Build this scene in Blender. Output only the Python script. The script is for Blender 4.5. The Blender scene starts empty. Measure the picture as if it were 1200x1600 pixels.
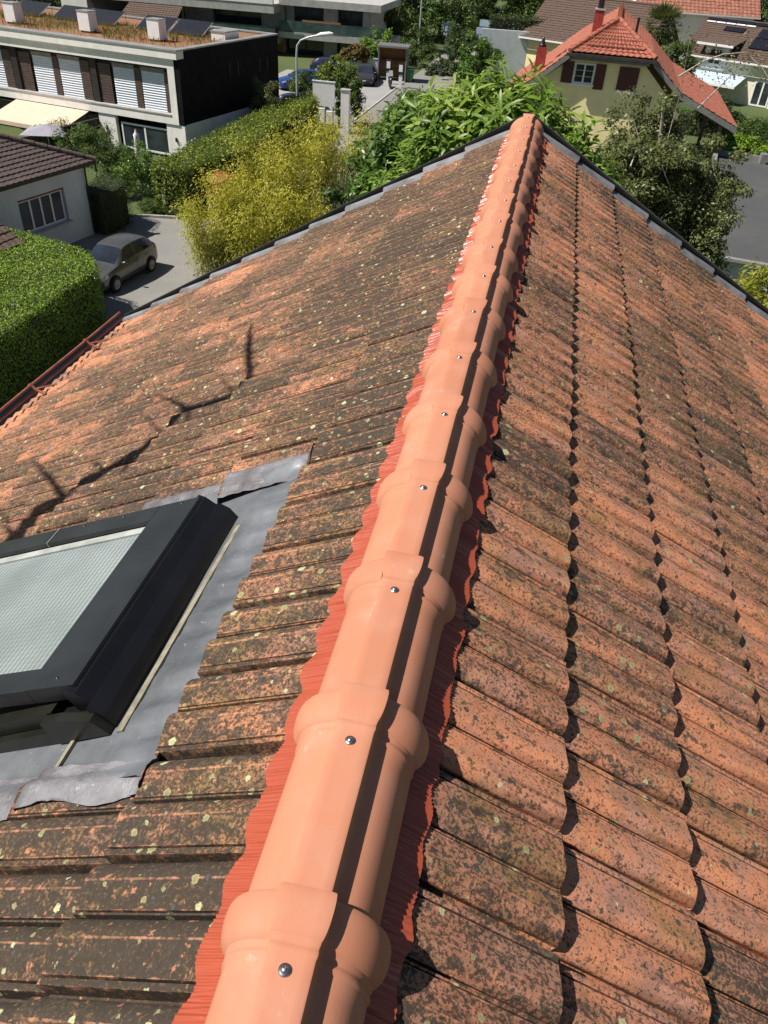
import bpy, math, random
import numpy as np
from mathutils import Matrix, Vector

# ---------------------------------------------------------------- camera, sky, sun, exposure
scn = bpy.context.scene
COL = scn.collection
CAM = np.array([0.16410023, -0.43106272, 1.17942313])
RT = np.array([0.9780808834, 0.2010264313, 0.0542785357])
UP = np.array([-0.1653358700, 0.5913106769, 0.7893134571])
FW = np.array([-0.1265773897, 0.7809865923, -0.6115865491])
FPX = 1194.11
cd = bpy.data.cameras.new('camera'); cam = bpy.data.objects.new('camera', cd); COL.objects.link(cam)
cd.sensor_fit = 'VERTICAL'; cd.sensor_height = 36.0; cd.sensor_width = 27.0; cd.lens = 36.0*FPX/1600.0
cd.clip_start = 0.05; cd.clip_end = 3000
cam.matrix_world = Matrix(((RT[0],UP[0],-FW[0],CAM[0]),(RT[1],UP[1],-FW[1],CAM[1]),(RT[2],UP[2],-FW[2],CAM[2]),(0,0,0,1)))
scn.camera = cam

SUN_EL = math.radians(54.5); SUN_SH = math.radians(19.0)     # elevation; plan direction in which shadows fall, from +x towards +y
w = bpy.data.worlds.new('World'); scn.world = w; w.use_nodes = True
wn = w.node_tree.nodes; wl = w.node_tree.links
sky = wn.new('ShaderNodeTexSky'); sky.sky_type = 'NISHITA'; sky.sun_disc = False
sky.sun_elevation = SUN_EL
sdir = Vector((-math.cos(SUN_SH)*math.cos(SUN_EL), -math.sin(SUN_SH)*math.cos(SUN_EL), math.sin(SUN_EL)))
sky.sun_rotation = math.atan2(sdir.x, sdir.y)
sky.air_density = 1.0; sky.dust_density = 0.6
wl.new(sky.outputs[0], wn['Background'].inputs[0]); wn['Background'].inputs[1].default_value = 0.047
sl = bpy.data.lights.new('sun', 'SUN'); sl.energy = 5.0; sl.angle = math.radians(0.53); sl.color = (1.0, 0.95, 0.87)
so = bpy.data.objects.new('sun', sl); COL.objects.link(so); so.rotation_euler = sdir.to_track_quat('Z', 'Y').to_euler()
so.location = (-30, -8, 40)
scn.view_settings.view_transform = 'Standard'; scn.view_settings.look = 'None'
scn.view_settings.exposure = 0.36; scn.view_settings.gamma = 1.0; scn.view_settings.use_curve_mapping = False

# ---------------------------------------------------------------- helpers
def px_ray(x, y): return FW*FPX + RT*(x-600) - UP*(y-800)
def at_z(x, y, z): d = px_ray(x, y); return CAM + d*((z-CAM[2])/d[2])
def at_y(x, y, Y): d = px_ray(x, y); return CAM + d*((Y-CAM[1])/d[1])
GZ = -11.0
rng = np.random.default_rng(7)
random.seed(5)

class MB:
    """collects geometry for one mesh"""
    def __init__(s): s.v = []; s.f = []; s.sm = []
    def add(s, vs, fs, smooth=False):
        o = len(s.v); s.v += [tuple(p) for p in vs]; s.f += [tuple(i+o for i in f) for f in fs]; s.sm += [smooth]*len(fs); return s
    def box(s, x0, y0, z0, x1, y1, z1):
        x0, x1 = min(x0,x1), max(x0,x1); y0, y1 = min(y0,y1), max(y0,y1); z0, z1 = min(z0,z1), max(z0,z1)
        v = [(x0,y0,z0),(x1,y0,z0),(x1,y1,z0),(x0,y1,z0),(x0,y0,z1),(x1,y0,z1),(x1,y1,z1),(x0,y1,z1)]
        return s.add(v, [(0,3,2,1),(4,5,6,7),(0,1,5,4),(1,2,6,5),(2,3,7,6),(3,0,4,7)])
    def prism(s, poly, z0, z1):
        n = len(poly); v = [(p[0],p[1],z0) for p in poly]+[(p[0],p[1],z1) for p in poly]
        return s.add(v, [tuple(range(n-1,-1,-1)), tuple(range(n,2*n))]+[(i,(i+1)%n,n+(i+1)%n,n+i) for i in range(n)])
    def slab(s, quad, t):
        """a flat polygon of 3-d points thickened by t against its normal"""
        q = [Vector(p) for p in quad]; n = (q[1]-q[0]).cross(q[-1]-q[0]).normalized(); k = len(q)
        v = [p for p in q]+[p-n*t for p in q]
        return s.add([tuple(p) for p in v], [tuple(range(k)), tuple(range(2*k-1,k-1,-1))]+[((i+1)%k,i,k+i,k+(i+1)%k) for i in range(k)])
    def tube(s, pts, rad, n=8, caps=True):
        pts = [Vector(p) for p in pts]; k = len(pts)
        if not hasattr(rad, '__len__'): rad = [rad]*k
        v = []; a = None
        for i, p in enumerate(pts):
            t = (pts[min(i+1,k-1)]-pts[max(i-1,0)]).normalized()
            if a is None: a = t.cross(Vector((0,0,1)) if abs(t.z) < .9 else Vector((1,0,0)))
            a = (a-t*a.dot(t)).normalized(); b = t.cross(a)          # carried along the path so the tube never twists
            for j in range(n):
                an = 2*math.pi*j/n; v.append(tuple(p+(a*math.cos(an)+b*math.sin(an))*rad[i]))
        f = [(i*n+j, i*n+(j+1)%n, (i+1)*n+(j+1)%n, (i+1)*n+j) for i in range(k-1) for j in range(n)]
        s.add(v, f, True)
        if caps: s.add(v[:n], [tuple(range(n-1,-1,-1))]); s.add(v[-n:], [tuple(range(n))])
        return s
    def lathe(s, prof, c=(0,0,0), n=16, axis='z'):
        v = []
        for (r, h) in prof:
            for j in range(n):
                a = 2*math.pi*j/n; x, y = r*math.cos(a), r*math.sin(a)
                q = (x,y,h) if axis == 'z' else ((x,h,y) if axis == 'y' else (h,x,y))
                v.append((c[0]+q[0], c[1]+q[1], c[2]+q[2]))
        k = len(prof)
        return s.add(v, [(i*n+j, i*n+(j+1)%n, (i+1)*n+(j+1)%n, (i+1)*n+j) for i in range(k-1) for j in range(n)], True)
    def mesh(s, name):
        m = bpy.data.meshes.new(name); m.from_pydata(s.v, [], s.f)
        m.polygons.foreach_set('use_smooth', s.sm); m.update(); return m
    def build(s, name, mat, parent=None, sharp=None, kind=None):
        m = s.mesh(name); m.materials.append(mat)
        if sharp: m.set_sharp_from_angle(angle=math.radians(sharp))
        return link(name, m, parent, kind)

def link(name, data, parent=None, kind=None):
    o = bpy.data.objects.new(name, data); COL.objects.link(o)
    if parent: o.parent = parent
    if kind: o['kind'] = kind
    return o
def tag(o, label, cat, group=None):
    o['label'] = label; o['category'] = cat
    if group: o['group'] = group
    return o
def thing(name, label, cat, loc=(0,0,0), rz=0.0, group=None):
    o = bpy.data.objects.new(name, None); COL.objects.link(o); o.empty_display_size = .2
    o.location = tuple(float(c) for c in loc); o.rotation_euler = (0,0,rz); return tag(o, label, cat, group)
def part(parent, name, mat, *boxes, kind=None, joined=False):
    """one part per box, or one mesh of touching boxes when joined"""
    if joined or len(boxes) == 1:
        m = MB()
        for b in boxes: m.box(*b)
        return m.build(name, mat, parent, kind=kind)
    return [MB().box(*b).build(name, mat, parent, kind=kind) for b in boxes][0]
def struct(name, mb, mat):
    o = mb.build(name, mat); o['kind'] = 'structure'; return o

# ---------------------------------------------------------------- materials
class NT:
    def __init__(s, name):
        s.m = bpy.data.materials.new(name); s.m.use_nodes = True; s.t = s.m.node_tree; s.n = s.t.nodes; s.l = s.t.links
        s.p = s.n['Principled BSDF']; s.out = s.n['Material Output']
    def node(s, t, **k):
        x = s.n.new(t)
        for a, v in k.items(): setattr(x, a, v)
        return x
    def put(s, sock, v):
        if isinstance(v, bpy.types.NodeSocket): s.l.new(v, sock)
        elif v is not None:
            if isinstance(v, (tuple, list)) and len(v) == 3 and sock.type == 'RGBA': v = (*v, 1)
            sock.default_value = v
    def pos(s):
        return s.node('ShaderNodeNewGeometry').outputs['Position']
    def noise(s, vec, scale, detail=4, rough=.55, dist=0.0, color=False):
        x = s.node('ShaderNodeTexNoise'); s.put(x.inputs['Vector'], vec); s.put(x.inputs['Scale'], scale)
        x.inputs['Detail'].default_value = detail; x.inputs['Roughness'].default_value = rough; x.inputs['Distortion'].default_value = dist
        return x.outputs['Color' if color else 'Fac']
    def ramp(s, f, lo, hi, a=0.0, b=1.0, smooth=True):
        x = s.node('ShaderNodeMapRange'); x.interpolation_type = 'SMOOTHSTEP' if smooth else 'LINEAR'
        s.put(x.inputs['Value'], f); s.put(x.inputs['From Min'], lo); s.put(x.inputs['From Max'], hi); s.put(x.inputs['To Min'], a); s.put(x.inputs['To Max'], b)
        return x.outputs['Result']
    def math(s, op, a, b=None, c=None):
        x = s.node('ShaderNodeMath', operation=op); s.put(x.inputs[0], a)
        if b is not None: s.put(x.inputs[1], b)
        if c is not None: s.put(x.inputs[2], c)
        return x.outputs[0]
    def vmath(s, op, a, b=None, scale=None):
        x = s.node('ShaderNodeVectorMath', operation=op); s.put(x.inputs[0], a)
        if b is not None: s.put(x.inputs[1], b)
        if scale is not None: s.put(x.inputs['Scale'], scale)
        return x.outputs[0]
    def mix(s, f, a, b, mode='MIX'):
        x = s.node('ShaderNodeMix', data_type='RGBA', blend_type=mode); s.put(x.inputs[0], f); s.put(x.inputs[6], a); s.put(x.inputs[7], b)
        return x.outputs[2]
    def bump(s, h, strength=.3, dist=.01):
        x = s.node('ShaderNodeBump'); x.inputs['Strength'].default_value = strength; x.inputs['Distance'].default_value = dist
        s.l.new(h, x.inputs['Height']); s.l.new(x.outputs[0], s.p.inputs['Normal']); return x
    def col(s, v): s.put(s.p.inputs['Base Color'], v)
    def rough(s, v): s.put(s.p.inputs['Roughness'], v)

def simple(name, c, rough=.6, var=.12, scale=3.0, metal=0.0, bump=0.0, bscale=40, spec=.5, streak=False, dirt=0.0):
    t = NT(name); P = t.pos()
    n = t.noise(P, scale, 5)
    dark = tuple(x*(1-var) for x in c); light = tuple(min(1, x*(1+var)) for x in c)
    k = t.mix(t.ramp(n, .3, .7), dark, light)
    if dirt:
        v = t.vmath('MULTIPLY', P, (3.0, 3.0, .35)) if streak else P
        k = t.mix(t.math('MULTIPLY', t.ramp(t.noise(v, 1.3, 6, .65), .5, .75), dirt), k, tuple(x*.45 for x in c))
    t.col(k); t.rough(rough); t.p.inputs['Metallic'].default_value = metal; t.p.inputs['Specular IOR Level'].default_value = spec
    if bump: t.bump(t.noise(P, bscale, 4), bump, .01)
    return t.m

def old_tile_material():
    t = NT('weathered_clay'); P = t.pos()
    oi = t.node('ShaderNodeObjectInfo').outputs['Random']; at = t.node('ShaderNodeAttribute', attribute_name='rnd').outputs['Fac']
    rnd = t.math('FRACT', t.math('ADD', oi, at))
    xyz = t.node('ShaderNodeSeparateXYZ'); t.l.new(P, xyz.inputs[0]); X = xyz.outputs[0]
    off = t.vmath('ADD', P, t.vmath('SCALE', (7.3, 3.1, 5.7), scale=t.math('MULTIPLY', rnd, 9.0)))
    run = t.vmath('MULTIPLY', off, (1.0, 6.0, 1.0))                         # rain runs down the slope; shading stripes of the rolls painted in too
    # clay
    c = t.mix(rnd, (.60,.235,.115), (.47,.19,.108))
    c = t.mix(t.ramp(t.noise(off, 7, 4), .42, .7), c, (.44,.215,.155))
    c = t.mix(t.ramp(t.noise(P, 150, 3), .45, .75, 0, .5), c, (.68,.33,.19))
    # overgrowth differs between the two sides and fades away from the ridge on the left
    left = t.math('LESS_THAN', X, 0.0)
    side = t.math('ADD', t.math('MULTIPLY', left, t.ramp(X, -3.4, -.3, .055, .18, False)), t.math('MULTIPLY', t.math('SUBTRACT', 1.0, left), .088))
    side = t.math('ADD', side, t.ramp(t.noise(P, .9, 3), .3, .7, -.05, .05))
    side = t.math('ADD', side, t.ramp(rnd, 0, 1, -.045, .045, False))
    # brown-grey film
    film = t.math('ADD', t.math('MULTIPLY', t.noise(off, 13, 8, .72), .55), t.math('MULTIPLY', t.noise(run, 2.3, 6, .65), .45))
    film = t.math('MULTIPLY', t.ramp(t.math('ADD', film, side), .47, .66), t.math('ADD', .48, t.math('MULTIPLY', left, .30)))
    c = t.mix(film, c, t.mix(t.ramp(t.noise(P, 60, 6, .75), .38, .62), (.075,.055,.038), (.20,.125,.075)))
    # yellow-green algae
    alg = t.math('MULTIPLY', t.ramp(t.math('ADD', t.noise(P, 5.5, 6, .65), t.math('MULTIPLY', side, .6)), .53, .72), .5)
    c = t.mix(alg, c, (.185,.135,.035))
    # black crusts: patches broken into grains, and specks
    crust = t.math('ADD', t.math('MULTIPLY', t.noise(off, 30, 9, .8), .62), t.math('MULTIPLY', t.noise(run, 4.0, 5, .6), .38))
    crust = t.ramp(t.math('ADD', crust, t.math('MULTIPLY', side, .48)), .555, .60)
    dk = t.mix(t.ramp(t.noise(P, 85, 5, .7), .35, .65), (.026,.022,.017), (.105,.082,.058))
    c = t.mix(t.math('MULTIPLY', crust, .90), c, dk)
    speck = t.ramp(t.math('ADD', t.noise(P, 125, 4, .7), t.math('MULTIPLY', side, .7)), .575, .615)
    c = t.mix(t.math('MULTIPLY', speck, .85), c, (.050,.038,.028))
    # bare clay showing again where the crust has flaked
    bare = t.ramp(t.noise(off, 38, 6, .7), .60, .66)
    c = t.mix(t.math('MULTIPLY', bare, .7), c, (.60,.25,.13))
    wear = t.node('ShaderNodeAttribute', attribute_name='wear').outputs['Fac']             # arrises rubbed bare
    wear = t.ramp(t.math('ADD', wear, t.math('MULTIPLY', t.noise(off, 45, 5, .7), .9)), 1.14, 1.36)
    c = t.mix(t.math('MULTIPLY', wear, .55), c, (.66,.30,.17))
    # round lichens
    def discs(scale, keep, rmin, rmax, colA, colB, c, seed):
        v = t.vmath('ADD', P, (seed, seed*.7, -seed))
        keep = t.math('SUBTRACT', keep[0], t.math('MULTIPLY', left, keep[0]-keep[1]))
        wob = t.vmath('SCALE', t.vmath('SUBTRACT', t.noise(P, 130, 4, .7, color=True), (.5,.5,.5)), scale=.014)
        v = t.vmath('ADD', v, wob)
        vo = t.node('ShaderNodeTexVoronoi', feature='F1'); t.put(vo.inputs['Vector'], v); vo.inputs['Scale'].default_value = scale
        sc = t.node('ShaderNodeSeparateColor'); t.l.new(vo.outputs['Color'], sc.inputs[0])
        r = t.math('MULTIPLY', t.ramp(sc.outputs[1], 0, 1.0, rmin, rmax, False), t.ramp(t.noise(t.vmath('ADD', P, (seed,0,0)), 2.4, 3), .32, .58, .5, 1.15))
        m = t.math('MULTIPLY', t.ramp(t.math('SUBTRACT', vo.outputs['Distance'], r), -.04, .0, 1, 0), t.math('GREATER_THAN', sc.outputs[0], keep))
        rim = t.ramp(t.math('SUBTRACT', vo.outputs['Distance'], t.math('MULTIPLY', r, .66)), -.03, .03)
        k = t.mix(rim, colA, colB); k = t.mix(t.ramp(t.noise(P, 260, 2), .4, .7, 0, .45), k, tuple(x*.55 for x in colB))
        return t.mix(t.math('MULTIPLY', m, .93), c, k)
    c = discs(42, (.70,.72), .12, .34, (.085,.085,.075), (.045,.043,.038), c, 3.3)
    c = discs(32, (.66,.60), .10, .30, (.26,.245,.12), (.36,.345,.175), c, 9.1)
    c = discs(22, (.84,.62), .08, .26, (.45,.46,.23), (.56,.56,.33), c, 17.7)
    t.col(c); t.rough(.88); t.p.inputs['Specular IOR Level'].default_value = .3
    h = t.math('ADD', t.math('MULTIPLY', t.noise(P, 180, 5, .6), .6), t.math('MULTIPLY', t.noise(P, 30, 4), .6))
    t.bump(t.math('ADD', h, t.math('MULTIPLY', crust, .4)), .5, .0035)
    return t.m

def new_clay_material():
    t = NT('new_clay'); P = t.pos()
    rnd = t.node('ShaderNodeObjectInfo').outputs['Random']
    c = t.mix(rnd, (.55,.228,.130), (.475,.19,.108))
    c = t.mix(t.ramp(t.noise(P, 9, 5), .4, .72, 0, .55), c, (.55,.27,.185))
    st = t.noise(t.vmath('MULTIPLY', P, (60, 2.5, 60)), 1.0, 4)          # drawing marks of the extruder
    c = t.mix(t.ramp(st, .4, .7, 0, .16), c, (.50,.20,.12))
    sm = t.ramp(t.noise(P, 9, 6, .7), .62, .74, 0, .6)
    c = t.mix(sm, c, (.75,.52,.42))
    dk = t.ramp(t.noise(P, 48, 3), .76, .79, 0, .5)
    c = t.mix(dk, c, (.25,.11,.07))
    t.col(c); t.rough(t.ramp(t.noise(P, 20, 3), .3, .7, .62, .8)); t.p.inputs['Specular IOR Level'].default_value = .3
    t.bump(t.math('ADD', t.noise(P, 220, 3), t.math('MULTIPLY', st, .5)), .08, .003)
    return t.m

def pleated_material():
    t = NT('red_pleated_film'); P = t.pos()
    c = t.mix(t.noise(P, 6, 3), (.33,.060,.028), (.43,.090,.043))
    c = t.mix(t.ramp(t.noise(P, 90, 3), .62, .8, 0, .3), c, (.50,.20,.14))
    t.col(c); t.rough(.30); t.p.inputs['Specular IOR Level'].default_value = .55
    t.bump(t.noise(P, 60, 4), .15, .004)
    return t.m

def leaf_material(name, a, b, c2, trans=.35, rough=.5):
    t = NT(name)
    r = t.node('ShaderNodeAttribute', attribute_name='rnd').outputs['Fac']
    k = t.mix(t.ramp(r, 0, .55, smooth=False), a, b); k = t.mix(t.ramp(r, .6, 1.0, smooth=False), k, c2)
    t.col(k); t.rough(rough); t.p.inputs['Specular IOR Level'].default_value = .35
    tr = t.node('ShaderNodeBsdfTranslucent'); t.l.new(t.mix(.5, k, tuple(min(1, x*1.6) for x in b)), tr.inputs[0])
    mx = t.node('ShaderNodeMixShader'); mx.inputs[0].default_value = trans
    t.l.new(t.p.outputs[0], mx.inputs[1]); t.l.new(tr.outputs[0], mx.inputs[2]); t.l.new(mx.outputs[0], t.out.inputs[0])
    return t.m

def asphalt_material(name, c, patch):
    t = NT(name); P = t.pos()
    k = t.mix(t.ramp(t.noise(P, .35, 5, .6), .35, .7), c, patch)
    k = t.mix(t.ramp(t.noise(P, 35, 3), .35, .75, 0, .5), k, tuple(x*1.45 for x in c))
    k = t.mix(t.ramp(t.noise(P, 1.6, 6, .7), .6, .72, 0, .35), k, tuple(x*.6 for x in c))
    t.col(k); t.rough(.9); t.bump(t.noise(P, 60, 3), .4, .01); return t.m

def grass_material():
    t = NT('grass_ground'); P = t.pos()
    k = t.mix(t.ramp(t.noise(P, .12, 5), .35, .65), (.045,.075,.018), (.085,.115,.03))
    k = t.mix(t.ramp(t.noise(P, 4, 6, .7), .45, .75, 0, .6), k, (.10,.12,.04))
    t.col(k); t.rough(.95); t.bump(t.noise(P, 14, 6, .7), .8, .08); return t.m

def glass_material(name, c=(.02,.025,.03), rough=.06):
    t = NT(name); P = t.pos()
    t.col(t.mix(t.ramp(t.noise(P, .9, 3), .3, .7), c, tuple(x*2.2 for x in c))); t.rough(rough); t.p.inputs['Specular IOR Level'].default_value = .5
    return t.m

def roofwindow_glass():
    t = NT('cast_glass'); P = t.pos()
    xyz = t.node('ShaderNodeSeparateXYZ'); t.l.new(P, xyz.inputs[0])
    rib = t.math('SINE', t.math('MULTIPLY', xyz.outputs[0], 2*math.pi/.0165))
    rows = t.math('SINE', t.math('MULTIPLY', xyz.outputs[1], 2*math.pi/.02))
    c = t.mix(t.ramp(rib, -1, 1, smooth=False), (.20,.235,.23), (.35,.39,.385))
    c = t.mix(t.ramp(t.noise(P, 2.6, 4), .35, .7, 0, .6), c, (.15,.18,.175))
    c = t.mix(t.ramp(t.noise(P, 42, 4, .7), .66, .72, 0, .7), c, (.40,.42,.39))
    t.col(c); t.rough(.24); t.p.inputs['Specular IOR Level'].default_value = .7
    t.bump(t.math('ADD', rib, t.math('MULTIPLY', rows, .4)), .25, .004); return t.m

def metal_sheet(name, c, rough, stain, metal=.75):
    t = NT(name); P = t.pos()
    k = t.mix(t.ramp(t.noise(P, 4, 6, .65), .35, .7), c, stain)
    k = t.mix(t.ramp(t.noise(P, 55, 4, .7), .64, .72, 0, .5), k, tuple(min(1, x*2.2+.05) for x in c))
    t.col(k); t.rough(t.ramp(t.noise(P, 9, 4), .3, .7, rough*.8, min(1, rough*1.25))); t.p.inputs['Metallic'].default_value = metal
    t.bump(t.math('ADD', t.noise(P, 11, 4), t.math('MULTIPLY', t.noise(P, 38, 4, .7), 1.2 if 'lead' in name else .1)), .45 if 'lead' in name else .3, .012); return t.m

M = {}
M['tile'] = old_tile_material(); M['ridge'] = new_clay_material(); M['pleat'] = pleated_material()
M['zinc'] = metal_sheet('zinc_strip', (.30,.31,.33), .55, (.15,.15,.15), .35)
M['lead'] = metal_sheet('dressed_lead', (.25,.245,.26), .62, (.085,.068,.072), .3)
M['apron'] = metal_sheet('grey_apron_sheet', (.19,.20,.215), .5, (.11,.118,.128), .3)
M['blackmetal'] = simple('black_coated_metal', (.018,.018,.02), .35, .3, 6)
M['framemetal'] = simple('anthracite_window_cladding', (.022,.024,.028), .32, .25, 5, .2)
M['framedark'] = simple('dark_window_cladding', (.012,.012,.014), .3, .2, 5, .2)
M['framegreen'] = simple('greenish_window_cladding', (.014,.014,.010), .34, .3, 8, .1)  # near-black with a greenish tint, for the near side of the frame
M['sealant'] = simple('dusty_sealant', (.24,.215,.155), .9, .25, 25)
M['cast_glass'] = roofwindow_glass()
M['silicone'] = simple('grey_seal', (.35,.37,.34), .6, .2, 10)
M['steel'] = simple('stainless_steel', (.42,.41,.40), .36, .2, 60, 1.0)
M['guard'] = simple('rust_brown_paint', (.30,.105,.065), .5, .25, 12)
M['wood'] = simple('roof_timber', (.16,.10,.06), .8, .3, 6)
M['plaster'] = simple('white_plaster', (.84,.81,.76), .85, .06, 1.2, dirt=.25, streak=True, bump=.1)
M['render_grey'] = simple('pale_grey_render', (.60,.62,.64), .85, .06, 1.2, dirt=.2, streak=True, bump=.1)
M['cream'] = simple('cream_render', (.92,.76,.42), .85, .06, 1.0, dirt=.2, streak=True, bump=.1)
M['cream2'] = simple('pale_cream_render', (.80,.74,.58), .85, .05, 1.0, dirt=.15, streak=True)
M['black_clad'] = simple('black_cladding', (.008,.0075,.009), .8, .4, 2, spec=.15)
M['brown_clad'] = simple('brown_slat_cladding', (.085,.055,.045), .6, .25, 5)
M['dark_recess'] = simple('dark_brown_panel', (.022,.016,.015), .7, .3, 3)
M['blind'] = simple('white_blind_slat', (.66,.70,.76), .4, .06, 6)
M['concrete'] = simple('pale_concrete', (.40,.39,.37), .9, .12, 2, bump=.2, dirt=.2)
M['stone'] = simple('kerb_stone', (.42,.40,.36), .9, .15, 4, bump=.2)
M['white'] = simple('white_paint', (.80,.80,.78), .45, .05, 4)
M['sheet_grey'] = simple('roof_edge_sheet', (.38,.37,.36), .45, .12, 2, .4)
M['awning'] = simple('beige_awning_cloth', (.66,.52,.39), .85, .06, 2)
M['awning_blue'] = simple('pale_blue_awning_cloth', (.45,.55,.66), .8, .08, 2)
M['lilac'] = simple('grey_lilac_cloth', (.30,.285,.33), .8, .08, 3)
M['offwhite_cloth'] = simple('white_parasol_cloth', (.74,.68,.70), .8, .06, 4)
M['red_cloth'] = simple('red_parasol_cloth', (.26,.012,.02), .7, .15, 3)
M['window'] = glass_material('window_glass'); M['window_blue'] = glass_material('bluish_window_glass', (.012,.02,.035), .1); M['window_blue'].node_tree.nodes['Principled BSDF'].inputs['Specular IOR Level'].default_value = .25
M['car_glass'] = glass_material('car_glass', (.012,.016,.024), .04)
M['rail_glass'] = glass_material('balcony_glass', (.03,.05,.05), .05)
M['solar'] = simple('solar_cells', (.006,.007,.014), .45, .3, 3, .0, spec=.3)
M['asphalt'] = asphalt_material('asphalt', (.195,.187,.175), (.235,.225,.205))
M['asphalt2'] = asphalt_material('parking_paving', (.27,.26,.25), (.31,.30,.28))
M['bitumen'] = asphalt_material('bitumen_felt', (.062,.062,.063), (.085,.085,.084))
M['sedum'] = asphalt_material('sedum_substrate', (.26,.10,.05), (.20,.13,.06))
M['grass'] = grass_material()
M['brown_roof'] = simple('brown_roof_tile', (.10,.062,.046), .8, .3, 7, bump=.2)
M['dark_roof'] = simple('dark_brown_roof_tile', (.095,.066,.060), .8, .35, 9, bump=.2)
M['red_roof'] = simple('red_roof_tile', (.33,.105,.064), .8, .25, 6, bump=.2)
M['red_roof2'] = simple('faded_red_roof_tile', (.30,.12,.078), .8, .3, 3, bump=.2)
M['shutter'] = simple('dark_red_shutter', (.085,.018,.017), .5, .2, 5)
M['soffit'] = simple('dark_eaves_board', (.035,.028,.026), .7, .3, 4)
M['greyboard'] = simple('grey_barge_board', (.20,.195,.185), .7, .15, 4)
M['red_paint'] = simple('red_chimney_sheet', (.30,.045,.035), .5, .2, 4)
M['redframe'] = simple('dark_red_lintel', (.16,.02,.015), .6, .2, 4)
M['bark'] = simple('bark', (.10,.075,.055), .9, .35, 12, bump=.6, bscale=20)
M['palebark'] = simple('pale_bark', (.42,.38,.33), .85, .25, 9, bump=.4, bscale=30)
M['lamp_metal'] = simple('grey_lamp_post', (.55,.58,.60), .4, .08, 4, .3)
M['bin'] = simple('green_plastic', (.02,.12,.05), .45, .2, 4)
M['larch'] = simple('larch_boards', (.30,.13,.05), .7, .2, 5)
M['blue_sign'] = simple('blue_sign_sheet', (.02,.09,.42), .4, .08, 4)
M['paint_taupe'] = simple('taupe_metallic_paint', (.15,.146,.14), .22, .05, 3, .6)
M['paint_blue'] = simple('blue_car_paint', (.015,.06,.25), .2, .08, 3, .3)
M['paint_dark'] = simple('dark_grey_car_paint', (.06,.06,.065), .2, .08, 3, .4)
M['paint_navy'] = simple('navy_car_paint', (.02,.03,.07), .2, .08, 3, .4)
M['rubber'] = simple('tyre_rubber', (.012,.012,.012), .8, .2, 9)
M['alloy'] = simple('wheel_alloy', (.25,.25,.26), .35, .1, 9, .7)
M['chrome'] = simple('bright_trim', (.75,.75,.76), .12, .03, 5, .9)
M['lamp_glass'] = simple('clear_lamp_glass', (.55,.57,.60), .1, .1, 20, .2)
M['redlamp'] = simple('red_lamp_glass', (.35,.02,.015), .15, .1, 20)
M['black_plastic'] = simple('black_plastic', (.015,.015,.015), .5, .2, 9)
LF = {
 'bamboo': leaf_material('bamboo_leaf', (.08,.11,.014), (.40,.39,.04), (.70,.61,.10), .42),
 'hedge': leaf_material('clipped_hedge_leaf', (.06,.12,.009), (.17,.28,.017), (.34,.45,.04), .15),
 'hedge_gold': leaf_material('golden_hedge_leaf', (.045,.085,.012), (.15,.205,.022), (.36,.38,.045), .3),
 'laurel': leaf_material('laurel_leaf', (.045,.095,.015), (.10,.18,.026), (.22,.31,.065), .28, .35),
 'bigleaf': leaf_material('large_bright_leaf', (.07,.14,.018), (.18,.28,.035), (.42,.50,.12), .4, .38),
 'apple': leaf_material('grey_green_leaf', (.08,.10,.033), (.16,.18,.06), (.29,.30,.12), .28, .42),
 'dark': leaf_material('dark_tree_leaf', (.025,.045,.011), (.05,.085,.018), (.09,.13,.028), .25),
 'mid': leaf_material('mid_green_leaf', (.05,.085,.018), (.09,.14,.026), (.15,.20,.04), .3),
 'conifer': leaf_material('conifer_needle', (.03,.055,.02), (.06,.095,.03), (.11,.15,.05), .15),
 'yellow': leaf_material('yellow_green_leaf', (.16,.19,.02), (.30,.31,.03), (.44,.42,.06), .35),
 'reddish': leaf_material('reddish_leaf', (.10,.075,.02), (.16,.11,.03), (.15,.17,.04), .3),
 'grass': leaf_material('dry_grass_blade', (.20,.15,.05), (.16,.17,.045), (.33,.26,.11), .3),
 'red_leaf': leaf_material('red_shoot_leaf', (.26,.06,.02), (.36,.12,.03), (.30,.22,.03), .3),
 'palm': leaf_material('palm_leaf', (.06,.085,.025), (.11,.13,.04), (.20,.20,.07), .2),
}
# ---------------------------------------------------------------- ground, road, yards
m = MB(); m.add([(-700,-500,GZ-.03),(700,-500,GZ-.03),(700,1200,GZ-.03),(-700,1200,GZ-.03)], [(0,1,2,3)]); struct('ground', m, M['grass'])
def sheet(name, poly, z, mat):
    m = MB(); m.add([(p[0],p[1],z) for p in poly], [tuple(range(len(poly)))]); return struct(name, m, mat)
sheet('driveway', [(-24,8),(-6,8),(-6,34),(-9.6,36),(-15.2,36.2),(-16.6,35.5),(-19.4,35.0),(-19.8,31),(-24,27)], GZ-.012, M['asphalt'])
sheet('road', [(-14.8,35.0),(-9.6,35.0),(-9.4,60),(-9.6,76),(-9.4,100),(-8.5,128),(-12.5,128),(-13.6,100),(-13.95,82),(-14.3,66),(-14.6,60)], GZ-.008, M['asphalt'])
sheet('parking_pavement', [(-26,62),(-14.42,62),(-14.1,82.5),(-26,82.5)], GZ-.004, M['asphalt2'])
kerb = MB()
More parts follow.
